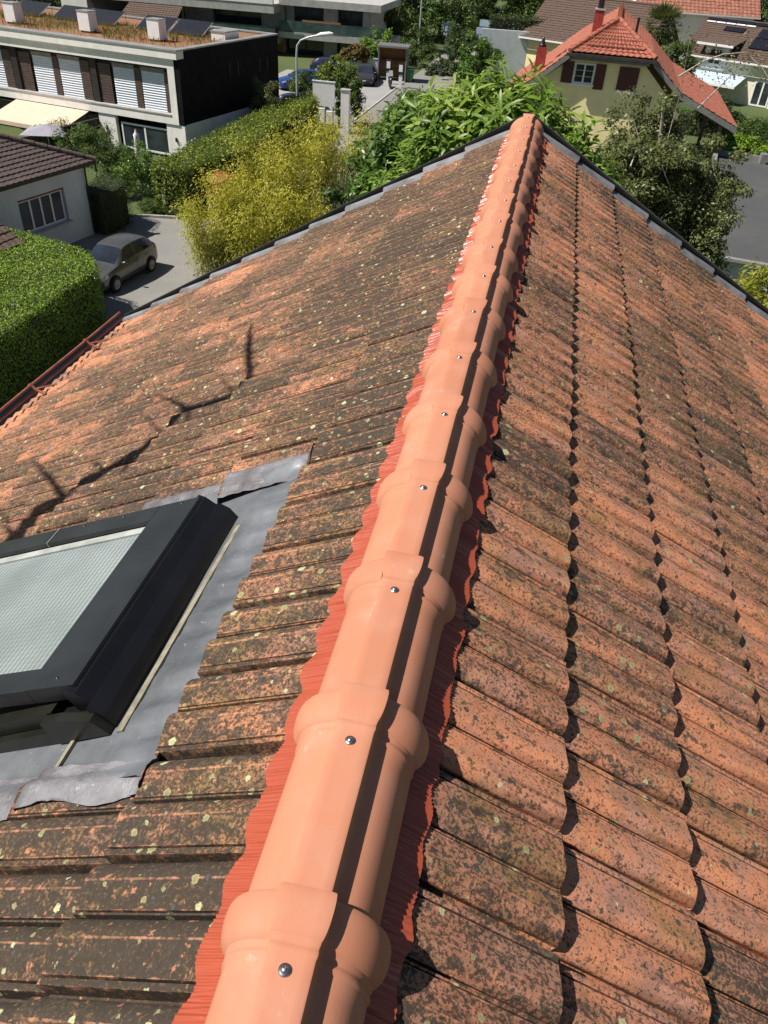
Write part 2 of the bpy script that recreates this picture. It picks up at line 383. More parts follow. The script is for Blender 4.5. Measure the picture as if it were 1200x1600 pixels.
for i in range(11):
    y0 = 62+i*1.85; x0 = -14.42+.32*(i*1.85)/20.5; x1 = -14.42+.32*((i+1)*1.85)/20.5
    kerb.add([(x0,y0+.01,GZ-.01),(x0+.14,y0+.01,GZ-.01),(x1+.14,y0+1.84,GZ-.01),(x1,y0+1.84,GZ-.01),(x0,y0+.01,GZ+.06),(x0+.14,y0+.01,GZ+.06),(x1+.14,y0+1.84,GZ+.06),(x1,y0+1.84,GZ+.06)],
             [(0,3,2,1),(4,5,6,7),(0,1,5,4),(1,2,6,5),(2,3,7,6),(3,0,4,7)])
struct('kerb', kerb, M['stone'])
kb = MB()
kpts = [(-19.6,34.6),(-19.0,34.95),(-18.3,35.2),(-17.6,35.35),(-16.9,35.5)]
for a_, b_ in zip(kpts[:-1], kpts[1:]):
    d_ = Vector((b_[0]-a_[0], b_[1]-a_[1], 0)).normalized(); n_ = Vector((-d_.y, d_.x, 0))*.12; A = Vector((*a_,0)); B = Vector((*b_,0))-d_*.012
    kb.prism([tuple(A)[:2], tuple(B)[:2], tuple(B+n_)[:2], tuple(A+n_)[:2]], GZ-.02, GZ+.10)
struct('kerb', kb, M['stone'])
sheet('lawn', [tuple(at_z(1100,300,GZ)[:2]+np.array([-3,-8])), (30,40), (34,100), (8,100), (8,60)], GZ-.02, M['grass'])

# ---------------------------------------------------------------- the house whose roof fills the picture
PITCH = 0.53055; TILT = 0.082054
P0 = Vector((0, 0, -.05)); CA, SA = math.cos(PITCH), math.sin(PITCH)
YG = 6.56                                   # gable end of the tiles
TW, NCOURSE = .242, 11
D0S, GS = {1: .512, -1: .545}, {1: .3825, -1: .397}      # first nose and course spacing on each slope
house = thing('house', 'gabled house with lichen-spotted orange tile roof and new smooth terracotta ridge', 'house', (0,0,GZ))
def H(p): return (p[0], p[1], p[2]-GZ)       # world -> house coordinates
def SL(side, d, Y, wn=0.0):
    """point on a roof slope: d metres down the slope, Y along the ridge, wn above the tile plane (house coordinates)"""
    return (side*(CA*d+SA*wn), Y, P0.z - SA*d + CA*wn - GZ)

# walls with gable
EX = 3.72; ez = P0.z - EX*math.tan(PITCH) - .22
wm = MB(); ys = (-5.2, 6.40)
prof = [(-EX,GZ-.3),(EX,GZ-.3),(EX,ez),(0,-.32),(-EX,ez)]
v = [H((x,y,z)) for y in ys for (x,z) in prof]
wm.add(v, [(0,1,2,3,4),(9,8,7,6,5)]+[(i,5+i,5+(i+1)%5,(i+1)%5) for i in range(5)])
wm.build('wall', M['plaster'], house)

# tile profile across its width (t = distance from the double joint), height above the tile plane
PRO = [(.000,-.042),(.0085,-.042),(.0090,-.0055),(.013,-.0040),(.0212,-.0055),(.0206,-.0095),(.0180,-.030),(.0256,-.030),(.0260,-.0045),
       (.040,-.0010),(.060,.0040),(.0800,.0082),(.0835,.0085),(.0860,.0098),(.0950,.0096),(.1060,.0066),(.1160,.0005),(.1235,-.0070),(.1250,-.0100),(.1238,-.0150),(.1170,-.0330),(.1318,-.0330),
       (.1322,-.0075),(.1362,-.0070),(.1358,-.0100),(.1340,-.024),(.1396,-.024),(.1400,-.0055),(.155,-.0022),(.172,.0018),(.1885,.0056),(.1915,.0060),(.1940,.0074),(.2040,.0066),
       (.2140,.0034),(.2240,-.0025),(.2325,-.0100),(.2342,-.0140),(.2330,-.0190),(.2250,-.0420),(.2420,-.042)]
_m = [p for i, p in enumerate(PRO) if all(p[0] > q[0] for q in PRO[:i])]
PT = np.array([p[0] for p in _m]); PWH = np.array([p[1] for p in _m])
def tile_arrays(seed=0):
    """local x down the slope (nose at 0), local y along the ridge, z normal to the roof"""
    r = random.Random(seed); V = []; F = []
    TT = math.tan(TILT); k = len(PRO)
    rows = [(.0015,-.026),(.0,-.0045),(-.005,0.0),(-.22,r.uniform(-.0012,.0012)),(-.45,0.0)]
    wob = [r.uniform(-.0007,.0007) for _ in range(k)]
    for (x, dz) in rows:
        for j, (t_, h) in enumerate(PRO):
            V.append((x + (wob[j] if x > -.01 else 0), -t_, h + dz + x*TT + .002))
    for i in range(len(rows)-1):
        for j in range(k-1): F.append((i*k+j, i*k+j+1, (i+1)*k+j+1, (i+1)*k+j))
    return V, F
CREASE = {p[0] for p in PRO if p[0] in (.0835,.0860,.1915,.1940,.0090,.0260,.1400)}
WEAR = [(.62 if r_ in (1,2) else 0.0) if p[0] not in CREASE else (.8 if r_ > 0 else 0.0) for r_ in range(5) for p in PRO]
def tile_mesh(seed):
    V, F = tile_arrays(seed); me = bpy.data.meshes.new('roof_tile'); me.from_pydata(V, [], F)
    me.polygons.foreach_set('use_smooth', [True]*len(F)); me.set_sharp_from_angle(angle=math.radians(38)); me.materials.append(M['tile'])
    me.attributes.new('wear', 'FLOAT', 'POINT').data.foreach_set('value', WEAR); return me
TMESH = [tile_mesh(s) for s in range(4)]; TARR = [tile_arrays(s) for s in range(4)]
def slope_matrix(side):
    # columns: down the slope, along the ridge (reversed on the left), normal
    return Matrix(((side*CA, 0, side*SA),(0, side, 0),(-SA, 0, CA)))
WIN_Y = (.479, 1.69); WIN_K = (1, 5)
cand = []
for side, phase in ((1, .503), (-1, .237)):
    for k in range(NCOURSE):
        for c in range(-7, 27):
            yj = phase + TW*c
            lo, hi = (yj-TW, yj) if side > 0 else (yj, yj+TW)
            if hi > YG+.03 or lo < -1.5: continue
            if side < 0 and WIN_K[0] <= k <= WIN_K[1] and lo > WIN_Y[0]-.02 and hi < WIN_Y[1]+.02: continue
            d = D0S[side] + GS[side]*k
            ctr = np.array([side*CA*(d-.19), (lo+hi)/2, P0.z-SA*(d-.19)]); q = ctr-CAM; dep = q@FW
            vis = dep > .15 and abs(q@RT)/dep < 612/FPX+.12/dep and abs(q@UP)/dep < 812/FPX+.2/dep
            cand.append((1.0/(dep*dep) if vis else 0.0, side, k, yj, d))
cand.sort(key=lambda c: -c[0])
slopes = {}
for side in (1, -1):
    deck = MB(); dm = D0S[side]+GS[side]*(NCOURSE-1)
    if side > 0: rects = [(.03, dm-.04, -5.2, YG-.02)]
    else: rects = [(.03, .86, -5.2, YG-.02), (.86, 2.40, -5.2, .60), (.86, 2.40, 1.60, YG-.02), (2.40, dm-.04, -5.2, YG-.02)]
    for (d0, d1, y0, y1) in rects:
        q = [SL(side,d0,y0,-.075), SL(side,d1,y0,-.075), SL(side,d1,y1,-.075), SL(side,d0,y1,-.075)]
        if side < 0: q = q[::-1]
        deck.slab(q, .03)
    slopes[side] = deck.build('roof_slope', M['wood'], house)
rest = {1: ([], [], []), -1: ([], [], [])}
jr = random.Random(11)
for n, (sz, side, k, yj, d) in enumerate(cand):
    R3 = slope_matrix(side)
    jit = Matrix.Rotation(jr.gauss(0,.0035), 3, 'Z') @ Matrix.Rotation(jr.gauss(0,.0035), 3, 'X') @ Matrix.Rotation(jr.gauss(0,.0025), 3, 'Y')
    loc = Vector(SL(side, d+jr.gauss(0,.0022), yj+jr.gauss(0,.0009), jr.gauss(0,.0013)))
    vi = jr.randrange(4)
    if n < 300:
        o = link('roof_tile', TMESH[vi], slopes[side]); o.matrix_local = Matrix.Translation(loc) @ (R3@jit).to_4x4()
    else:
        V, F = TARR[vi]; A = np.array(R3@jit); W = np.array(V)@A.T + np.array(loc)
        vv, ff, rr = rest[side]; base = sum(len(x) for x in vv); vv.append(W); ff += [tuple(i+base for i in f) for f in F]; rr += [jr.random()]*len(V)
for side in (1, -1):
    vv, ff, rr = rest[side]; me = bpy.data.meshes.new('roof_tiles'); me.from_pydata(np.concatenate(vv).tolist(), [], ff)
    me.polygons.foreach_set('use_smooth', [True]*len(ff)); me.set_sharp_from_angle(angle=math.radians(38)); me.materials.append(M['tile'])
    at_ = me.attributes.new('rnd', 'FLOAT', 'POINT'); at_.data.foreach_set('value', rr)
    me.attributes.new('wear', 'FLOAT', 'POINT').data.foreach_set('value', WEAR*(len(rr)//len(WEAR)))
    link('roof_tiles', me, slopes[side], 'stuff')

# red pleated flashing under the ridge
def tile_height(Y, side):
    """height of the draped tile surface above the tile plane at ridge position Y"""
    t_ = ((.503 - Y) if side > 0 else (Y - .237)) % TW
    return np.interp(t_, PT, PWH)
for side in (1, -1):
    Ys = np.arange(-.9, 6.50, .0018)
    offs = np.linspace(-.016, .016, 7)
    hh = np.max([tile_height(Ys+o_, side) for o_ in offs], axis=0)
    hh = np.convolve(np.pad(hh, 6, mode='edge'), np.ones(13)/13, 'valid')
    per = .0080; ph = np.cumsum(np.ones(len(Ys))*.0018/per*(1+.45*np.interp(Ys, np.arange(-1, 7, .06), rng.normal(0,.5,len(np.arange(-1,7,.06))))))
    edge = .203 + .006*np.sin(4*np.pi*Ys/TW+side) + np.interp(Ys, np.arange(-1, 7, .035), rng.normal(0,.0035,len(np.arange(-1,7,.035)))) + .0006*np.sin(2*np.pi*ph)
    if side > 0: edge = edge-.006
    fr = np.array([0,.12,.28,.45,.62,.78,.9,.965,1.0]); V = []
    envl = np.interp(Ys, np.arange(-1, 7, .03), np.clip(rng.normal(1,.4,len(np.arange(-1,7,.03))),.25,1.8))
    skew = np.interp(Ys, np.arange(-1, 7, .09), rng.normal(0,2.2,len(np.arange(-1,7,.09))))
    for f_ in fr:
        d = .065+(edge-.065)*f_
        amp = .0031*(1.2-.75*f_)*envl
        pl = .75*np.sin(2*np.pi*ph + f_*skew) + .5*np.sin(2*np.pi*ph*.62 - f_*skew*1.5 + 2.0*np.sin(Ys*9)) + .35*np.sin(2*np.pi*Ys/.043+f_*1.3)*f_
        base_w = -TILT*(D0S[side]-d) + (hh*min(1.0,.35+.75*f_) + (.012)*(1-min(1.0,.35+.75*f_))) + .0062 + (.004*(1-f_))
        V.append(np.stack([side*(CA*d+SA*(base_w+amp*pl)), Ys, P0.z-SA*d+CA*(base_w+amp*pl)-GZ], 1))
    nY = len(Ys); V = np.concatenate(V); F = []
    for i in range(len(fr)-1):
        a0 = np.arange(nY-1)+i*nY
        q = np.stack([a0, a0+nY, a0+nY+1, a0+1], 1) if side > 0 else np.stack([a0, a0+1, a0+nY+1, a0+nY], 1)
        F.append(q)
    F = np.concatenate(F); me = bpy.data.meshes.new('ridge_flashing'); me.from_pydata(V.tolist(), [], F.tolist())
    me.polygons.foreach_set('use_smooth', [True]*len(F)); me.materials.append(M['pleat']); link('ridge_flashing', me, house)

# ridge tiles
HALF = [(0,0,0,.0125),(.018,0,.002,.0125),(.0325,-.0003,.005,.0125),(.0358,-.002,.010,.0122),(.0368,-.014,.006,.0130),(.0380,-.0270,.007,.0160),(.0430,-.0325,.009,.0170),(.0530,-.0370,.0115,.0165),
        (.0670,-.0430,.0140,.0140),(.0800,-.0515,.016,.0115),(.0920,-.0635,.018,.0095),(.1020,-.078,.0205,.0070),(.1085,-.094,.0225,.005),(.1130,-.110,.023,.002),(.1150,-.125,.023,0)]
ST = [(-.345,0,0),(-.30,0,0),(-.15,0,0),(0,0,0),(.026,0,0),(.0285,.10,0),(.033,.15,0),(.0375,.13,0),(.0395,.06,0),(.043,.07,0),(.0465,.17,0),(.0505,.20,0),(.0525,.32,0),(.057,.50,0),(.064,.69,0),(.073,.84,0),(.084,.94,0),
      (.095,.99,0),(.104,1.0,0),(.112,.96,0),(.118,.88,0),(.121,.80,0),(.1213,.36,0),(.106,.30,0)]
rv = []; full = [(-p[0],p[1],-p[2],p[3]) for p in HALF[:0:-1]]+HALF
for (y, b, _) in ST:
    tp = .975 + .025*min(1, (y+.345)/.36)
    for (x, z, bx, bz) in full: rv.append((x*tp+bx*b, y, z*(.97+.03*min(1,(y+.345)/.36)) + bz*b - (.0035 if y < -.2 else 0)*(1 if abs(x) < .06 else .3)))
k = len(full); rf = [(i*k+j, i*k+j+1, (i+1)*k+j+1, (i+1)*k+j) for i in range(len(ST)-1) for j in range(k-1)]
rm = bpy.data.meshes.new('ridge_tile'); rm.from_pydata(rv, [], rf); rm.polygons.foreach_set('use_smooth', [True]*len(rf)); rm.set_sharp_from_angle(angle=math.radians(40)); rm.materials.append(M['ridge'])
sm = MB(); sm.lathe([(.0,.0058),(.003,.0056),(.0058,.0042),(.0070,.0016),(.0072,.001),(.0108,.0012),(.0112,.0),(.0112,-.002)], n=18)
sm.lathe([(.0026,.0060),(.0026,.0045),(0,.0045)], n=6)
sm.v = [(x*.86,y*.86,z*.86) for (x,y,z) in sm.v]; smm = sm.mesh('screw'); smm.materials.append(M['steel'])
for i in range(-2, 17):
    o = link('ridge_tile', rm, house); o.location = (jr.gauss(0,.0018), .4*i+jr.gauss(0,.0022), -GZ+jr.gauss(0,.0012))
    o.rotation_euler = (jr.gauss(0,.003), jr.gauss(0,.006), jr.gauss(0,.005))
    s_ = link('screw', smm, o); s_.location = (jr.gauss(0,.0025), jr.gauss(0,.003), .0015); s_.rotation_euler = (0,0,jr.uniform(0,3))
# blank closing the last ridge tile
ec = MB(); ring = [(x+bx*.3, 6.4+.112, z+bz*.3-GZ) for (x,z,bx,bz) in full]; ec.add(ring+[(0,6.4+.112,-.124-GZ)], [(j+1,j,len(ring)) for j in range(len(ring)-1)]); ec.build('ridge_end', M['ridge'], house)

# verges: stepped zinc strips and the black edge board
for side in (1, -1):
    bd = MB(); d1 = D0S[side]+GS[side]*(NCOURSE-1)+.02
    for (y0, y1, w0, w1) in ((YG+.070, YG+.094, -.16, .048), (YG+.0505, YG+.0695, .030, .0475)):
        q0 = [SL(side,.02,y0,w0),SL(side,.02,y1,w0),SL(side,.02,y1,w1),SL(side,.02,y0,w1)]; q1 = [SL(side,d1,y0,w0),SL(side,d1,y1,w0),SL(side,d1,y1,w1),SL(side,d1,y0,w1)]
        bd.add(q0+q1, [(0,1,2,3),(7,6,5,4)]+[(j,4+j,4+(j+1)%4,(j+1)%4) for j in range(4)])
    bd.build('verge_board', M['blackmetal'], house)
    for kk in range(NCOURSE):
        dn = D0S[side]+GS[side]*kk; zb = MB(); dt = dn-GS[side]+.005 if kk else .10
        j0, j1 = jr.uniform(-.004,.004), jr.uniform(-.004,.004); ln = dn+.012
        sec = lambda d, lift: [SL(side,d,YG-.022+j0,-.004+lift), SL(side,d,YG-.010+j0,.021+lift), SL(side,d,YG+.020,.026+lift), SL(side,d,YG+.050,.030+lift+j1*.5), SL(side,d,YG+.050,.006+lift)]
        A = []
        for t_ in (0,.33,.66,1): d = dt+(ln-dt)*t_; A += sec(d, -TILT*(ln-d)+jr.uniform(-.0012,.0012))
        F = [(i*5+j, i*5+j+1, (i+1)*5+j+1, (i+1)*5+j) for i in range(3) for j in range(4)]+[(0,1,2,3,4),(19,18,17,16,15)]
        zb.add(A, F); zb.build('verge_flashing', M['zinc'], house, sharp=30)

# snow guard on the left eaves
sg = link('snow_guard', None, house)
DS = 4.33
rails = ((DS+.075, .115), (DS+.075, .060))
for (d, wn) in rails:
    MB().tube([SL(-1,d,y,wn+.002*math.sin(y*3)) for y in np.linspace(.4, 6.42, 14)], .0115, 10).build('rail', M['guard'], sg)
for yb in (1.1, 2.35, 3.62, 4.78, 5.72):
    b = MB()
    b.tube([SL(-1,DS-.01,yb,.0),SL(-1,DS+.02,yb,.03),SL(-1,DS+.055,yb,.075),SL(-1,DS+.065,yb,.135)], [.014,.013,.012,.011], 8)
    b.tube([SL(-1,DS+.05,yb+.01,.07),SL(-1,DS-.02,yb+.05,.045),SL(-1,DS-.10,yb+.09,.018)], [.009,.008,.007], 6)
    b.tube([SL(-1,DS+.075,yb-.018,.118),SL(-1,DS+.075,yb+.018,.118)], .017, 8)
    b.tube([SL(-1,DS+.075,yb-.02,.058),SL(-1,DS+.075,yb+.02,.058)], .017, 8)
    b.build('bracket', M['guard'], sg, sharp=45)
for side in (1, -1):
    g = MB(); pr = [(-.06,.02),(-.065,-.03),(-.04,-.075),(0,-.09),(.04,-.075),(.065,-.03),(.06,.02)]
    c = SL(side, D0S[side]+GS[side]*(NCOURSE-1)+.03, 0, -.06); v = [(c[0]+side*x, y, c[2]+z) for y in (-5.2, YG+.05) for (x,z) in pr]
    g.add(v, [(i,i+1,8+i,7+i) for i in range(6)], True); g.build('gutter', M['zinc'], house)

# roof window, sash tilted open
rw = link('roof_window', None, house)
def W_(d, Y, wn): return SL(-1, d, Y, wn)
def wbox(mb, d0, d1, y0, y1, w0, w1, f=W_):
    v = [f(d0,y0,w0),f(d1,y0,w0),f(d1,y1,w0),f(d0,y1,w0),f(d0,y0,w1),f(d1,y0,w1),f(d1,y1,w1),f(d0,y1,w1)]
    return mb.add(v, [(0,1,2,3),(7,6,5,4),(4,5,1,0),(5,6,2,1),(6,7,3,2),(7,4,0,3)])
# corrugated apron between the tiles and the frame
ap = MB(); nd, ny = 64, 44; V = []
for i in range(nd+1):
    d = .40+(2.62-.40)*i/nd
    for j in range(ny+1):
        y = .435+(1.735-.435)*j/ny
        wv = .011*math.sin(2*math.pi*(y-.02*math.sin(d*4))/.121)*min(1, max(0,(.745-d)/.06)) if d < .80 else 0
        lift = -.030 + .0035*math.sin(d*9+y*5) + wv + (.020 if abs(y-.435) < .03 or abs(y-1.735) < .03 else 0)
        if d < .56: lift = min(lift, -TILT*(.56-d)*1.4 -.034)
        V.append(W_(d, y, lift))
ap.add(V, [(i*(ny+1)+j, i*(ny+1)+j+1, (i+1)*(ny+1)+j+1, (i+1)*(ny+1)+j) for i in range(nd) for j in range(ny)], True)
ap.build('flashing_apron', M['apron'], rw)
# dressed lead strips along both sides, lying over the tile rolls
for (ya, yb_, sgn) in ((.385, .50, 1), (1.655, 1.80, -1)):
    L = MB(); V = []; nd, ny = 90, 12; er = [.010*math.sin(i*.23)+.006*math.sin(i*.61+1) for i in range(nd+1)]
    for i in range(nd+1):
        d = .53+(2.60-.53)*i/nd
        for j in range(ny+1):
            f_ = j/ny; y = ya+(yb_-ya)*f_
            if (sgn > 0 and j == 0) or (sgn < 0 and j == ny): y += er[i]+.012*math.sin(d*16)
            kk = (d-D0S[-1])/GS[-1]; frac = kk-math.floor(kk); step = -TILT*GS[-1]*(1-frac)
            h = float(tile_height(y, -1)) if (sgn > 0 and y < .47) or (sgn < 0 and y > 1.70) else -.012
            V.append(W_(d, y, h+.010+step+.0016*math.sin(d*41+y*60)+.0015*math.sin(d*97+3*math.sin(y*40))+random.gauss(0,.0010)))
    L.add(V, [(i*(ny+1)+j, i*(ny+1)+j+1, (i+1)*(ny+1)+j+1, (i+1)*(ny+1)+j) for i in range(nd) for j in range(ny)], True)
    L.build('lead_strip', M['lead'], rw)
b = MB(); wbox(b, .738, .758, .60, 1.45, -.0335, -.0262); b.build('sealant_line', M['sealant'], rw)
b = MB(); wbox(b, .90, .913, .44, .60, -.0315, -.0235); b.build('sealant_line', M['sealant'], rw)
# fixed frame
FY0, FY1, FD0, FD1 = .655, 1.475, .845, 2.45
def prism_y(mb, prof, y0, y1):     # profile in (d, w)
    n = len(prof); v = [W_(d, y0, w_) for (d, w_) in prof]+[W_(d, y1, w_) for (d, w_) in prof]
    return mb.add(v, [tuple(range(n)), tuple(range(2*n-1,n-1,-1))]+[((i+1)%n,i,n+i,n+(i+1)%n) for i in range(n)])
b = MB(); prism_y(b, [(.772,-.03),(.780,.016),(.808,.052),(.815,.030),(.93,.030),(.93,-.03)], FY0-.035, FY1+.03); b.build('head_cover', M['framedark'], rw)
b = MB(); prism_y(b, [(.807,.050),(.828,.090),(.846,.106),(.862,.100),(.862,.032),(.816,.032)], FY0-.018, FY1+.018); b.build('head_flashing', M['framedark'], rw)
b = MB(); wbox(b, .935, FD1, FY0-.03, FY0+.028, -.034, .058); b.build('frame_side', M['framegreen'], rw)
b = MB(); wbox(b, .935, FD1, FY1-.028, FY1+.028, -.034, .055); b.build('frame_side', M['framemetal'], rw)
b = MB(); wbox(b, FD1-.06, FD1, FY0+.03, FY1-.03, -.034, .05); b.build('frame_sill', M['framemetal'], rw)
b = MB(); prism_y(b, [(.778,-.028),(.80,.030),(.90,.052),(.96,.052),(.96,-.028)], FY0-.060, FY0-.032); b.build('frame_corner', M['framegreen'], rw)
b = MB(); wbox(b, .965, FD1, FY0-.055, FY0-.032, -.030, .012); b.build('frame_trim', M['framegreen'], rw)
# sash hinged at its head, tilted open by six degrees
OP = math.radians(5.5); HD, HW = .850, .062
def S_(d, Y, wn): return W_(HD+(d-HD)*math.cos(OP)-wn*math.sin(OP), Y, HW+(d-HD)*math.sin(OP)+wn*math.cos(OP))
b = MB(); wbox(b, HD-.012, HD+.150, FY0, FY1, -.004, .046, S_); b.build('sash_head', M['framemetal'], rw)
b = MB(); wbox(b, HD+.152, FD1-.03, FY0, FY0+.078, -.004, .044, S_); b.build('sash_side', M['framemetal'], rw)
b = MB(); wbox(b, HD+.152, FD1-.03, FY1-.085, FY1, -.004, .046, S_); b.build('sash_side', M['framemetal'], rw)
b = MB(); wbox(b, HD+.61, HD+.613, FY1-.086, FY1+.001, .0, .0475, S_); b.build('joint_strip', M['silicone'], rw)
b = MB(); wbox(b, FD1-.11, FD1-.03, FY0+.08, FY1-.087, -.004, .044, S_); b.build('sash_bottom', M['framemetal'], rw)
b = MB(); wbox(b, HD+.152, FD1-.112, FY0+.080, FY1-.087, .006, .022, S_); b.build('glass_pane', M['cast_glass'], rw)
b = MB(); wbox(b, HD+.154, FD1-.114, FY1-.122, FY1-.089, .0222, .0285, S_); b.build('glazing_bead', M['silicone'], rw)
for (d_, y_) in ((HD+.05, FY1-.02), (HD+.30, FY1-.02), (HD+.48, FY1-.02), (HD+.9, FY1-.02), (HD+.06, FY0+.03)):
    sc = MB(); sc.lathe([(0,.003),(.004,.002),(.0055,0)], n=10); so_ = sc.build('rivet', M['blackmetal'], rw); so_.location = S_(d_, y_, .0465)
# ---------------------------------------------------------------- buildings around
def tiled(parent, name, mat, p0, p1, p2, p3, gauge, width, amp=.03, step=.035, kind='stuff'):
    """tile courses over the quad p0,p1 (top edge) p3,p2 (bottom edge): waves across, a raised nose on every course"""
    p0, p1, p2, p3 = [np.array(p, float) for p in (p0,p1,p2,p3)]
    n = np.cross(p3-p0, p1-p0); n /= np.linalg.norm(n)
    if n[2] < 0: n = -n
    Ld = max(np.linalg.norm(p3-p0), np.linalg.norm(p2-p1)); Lw = max(np.linalg.norm(p1-p0), np.linalg.norm(p2-p3))
    nr = max(1, round(Ld/gauge)); nc = max(1, round(Lw/width)); S = 5
    pro = [0, .75, 1.0, .75, .1]
    V = []; F = []
    for r in range(nr):
        f0, f1 = r/nr, (r+1)/nr
        for e, (f_, lift) in enumerate(((f0, 0.0), (f1, step), (f1, step-.035))):
            L = p0+(p3-p0)*f_; R_ = p1+(p2-p1)*f_; wtop = np.linalg.norm(R_-L)
            for c in range(nc*S+1):
                u = c/(nc*S); jit = math.sin(c//S*12.9898+r*78.233)*.004*min(1, width/.3)
                V.append(L+(R_-L)*u+n*(amp*min(1, width/.3)**2*pro[c % S]+lift+jit))
        b = r*3*(nc*S+1); w_ = nc*S+1
        for e in (0, 1):
            for c in range(nc*S): F.append((b+e*w_+c, b+e*w_+c+1, b+(e+1)*w_+c+1, b+(e+1)*w_+c))
    me = bpy.data.meshes.new(name); me.from_pydata([tuple(v) for v in V], [], F)
    # make faces point outwards
    if (np.cross(V[1]-V[0], V[w_]-V[0])@n) < 0: me.flip_normals()
    me.materials.append(mat); return link(name, me, parent, kind)

def window_part(parent, x0, x1, z0, z1, y, out, frame, glass, bars=(1,1), fw=.06):
    """a window in the plane local y: out = +1/-1 direction outside; frame > pane"""
    f = MB(); o = out*.05
    f.box(x0,y,z0,x0+fw,y+o,z1); f.box(x1-fw,y,z0,x1,y+o,z1); f.box(x0+fw+.001,y,z0,x1-fw-.001,y+o,z0+fw); f.box(x0+fw+.001,y,z1-fw,x1-fw-.001,y+o,z1)
    nx, nz = bars; iw = (x1-x0-2*fw)
    for i in range(1, nx): cx = x0+fw+iw*i/nx; f.box(cx-fw*.6,y,z0+fw+.002,cx+fw*.6,y+o*.9,z1-fw-.002)
    wobj = f.build('window', frame, parent)
    for i in range(nx):
        for j in range(nz):
            a0 = x0+fw+iw*i/nx+.02; a1 = x0+fw+iw*(i+1)/nx-.02; ih = z1-z0-2*fw; b0 = z0+fw+ih*j/nz+.015; b1 = z0+fw+ih*(j+1)/nz-.015
            MB().box(a0,y+o*.25,b0,a1,y+o*.45,b1).build('pane', glass, wobj)
    return wobj

# --- modern flat-roofed building behind the driveway (local x to the left along the front, y outwards)
mb_ = thing('terrace_house', 'white flat-roofed row house with black end wall, white blinds and planted roof', 'building', (-20.8,45.8,GZ), math.atan2(.204,-.979))
LX, DP = 24.0, 11.2
T = lambda z: z-GZ
part(mb_, 'wall', M['plaster'], (.0,-.30,0, 1.30,-.05,T(-9.06)), (5.05,-.30,0,6.30,-.05,T(-9.06)), (.0,-DP,0,.25,-.301,T(-9.03)), (.26,-DP,0,LX,-DP+.25,T(-9.06)))
part(mb_, 'interior_wall', M['dark_recess'], (.26,-2.2,0,LX,-2.0,T(-9.06)))
part(mb_, 'upper_floor', M['dark_recess'], (.36,-DP+.05,T(-8.66),LX-.1,-.42,T(-5.75)))
part(mb_, 'front_frame', M['plaster'], (.34,-.41,T(-9.055),LX,.02,T(-8.60)), (.34,-.41,T(-6.15),LX,.02,T(-5.66)), (.34,-.41,T(-8.60),.80,.018,T(-6.15)), joined=True)
part(mb_, 'parapet', M['plaster'], (.0,-.55,T(-5.655),LX,.16,T(-5.26)))
part(mb_, 'roof_edge', M['sheet_grey'], (-.04,-.60,T(-5.258),LX,.20,T(-5.18)), (-.04,-DP-.02,T(-5.258),.42,-.601,T(-5.18)), (.421,-DP-.02,T(-5.258),LX,-DP+.38,T(-5.182)))
part(mb_, 'end_wall', M['black_clad'], (-.02,-DP,T(-9.025),.335,-.02,T(-5.665)), (-.018,-DP,T(-5.664),.30,-.552,T(-5.26)))
for i in range(7): part(mb_, 'cladding_joint', M['dark_recess'], (-.032,-1.6-1.45*i,T(-9.02),-.0205,-1.59-1.45*i,T(-5.3)))
part(mb_, 'sill', M['concrete'], (.81,-.405,T(-8.599),LX-.05,.06,T(-8.53)))
part(mb_, 'roof_garden', M['sedum'], (.43,-DP+.4,T(-5.45),LX,-.61,T(-5.30)))
for (t0, t1, z0, z1) in ((5.2,6.1,-7.05,-6.35),(8.75,9.7,-7.1,-6.45)):
    f = MB(); f.box(-.035,-t1,T(z0),-.0205,-t0,T(z1)); wo = f.build('window', M['black_clad'], mb_)
    MB().box(-.045,-t1-.06,T(z0)-.06,-.0352,-t1+.02,T(z1)+.05).box(-.045,-t0-.02,T(z0)-.06,-.0352,-t0+.06,T(z1)+.05).build('frame', M['black_plastic'], wo)
def blind(s0, s1):
    bo = MB(); nb = 15; z0, z1 = -8.52, -6.52; h = (z1-z0)/nb
    for i in range(nb):
        za = T(z0+h*i); bo.add([(s0,-.33,za+.006),(s1,-.33,za+.006),(s1,-.37,za+h*.55),(s0,-.37,za+h*.55),(s1,-.355,za+h*.97),(s0,-.355,za+h*.97)], [(1,0,3,2),(2,3,5,4)])
    b_ = bo.build('blind', M['blind'], mb_); MB().box(s0-.03,-.40,T(-6.515),s1+.03,-.33,T(-6.30)).build('blind_box', M['greyboard'], b_)
def clad(s0, s1, y=-.30):
    c_ = MB(); nb = 14; z0, z1 = -8.52, -6.42; h = (z1-z0)/nb
    for i in range(nb): za = T(z0+h*i); c_.box(s0,y-.06,za+.012,s1,y+(.006 if i % 2 else 0),za+h-.004)
    c_.build('shutter', M['brown_clad'], mb_)
for off in (0, 6.08, 12.16, 18.24):
    blind(1.34+off, 2.93+off); blind(3.46+off, 4.96+off)
    clad(2.97+off, 3.42+off, -.33); clad(5.14+off, 6.05+off)
    if off: clad(off+.62, off+1.30)
    else: clad(.83, 1.30)
    part(mb_, 'column', M['dark_recess'], (6.10+off,-.41,T(-8.52),6.56+off,-.20,T(-6.16)))
window_part(mb_, 1.31, 4.76, .12, T(-9.42), -.22, 1, M['white'], M['window'], (2,1), .10)
window_part(mb_, 6.5, 12.2, .12, T(-9.42), -.9, 1, M['greyboard'], M['window'], (4,1), .08)
window_part(mb_, 12.6, 18.0, .12, T(-9.42), -.9, 1, M['greyboard'], M['window'], (4,1), .08)
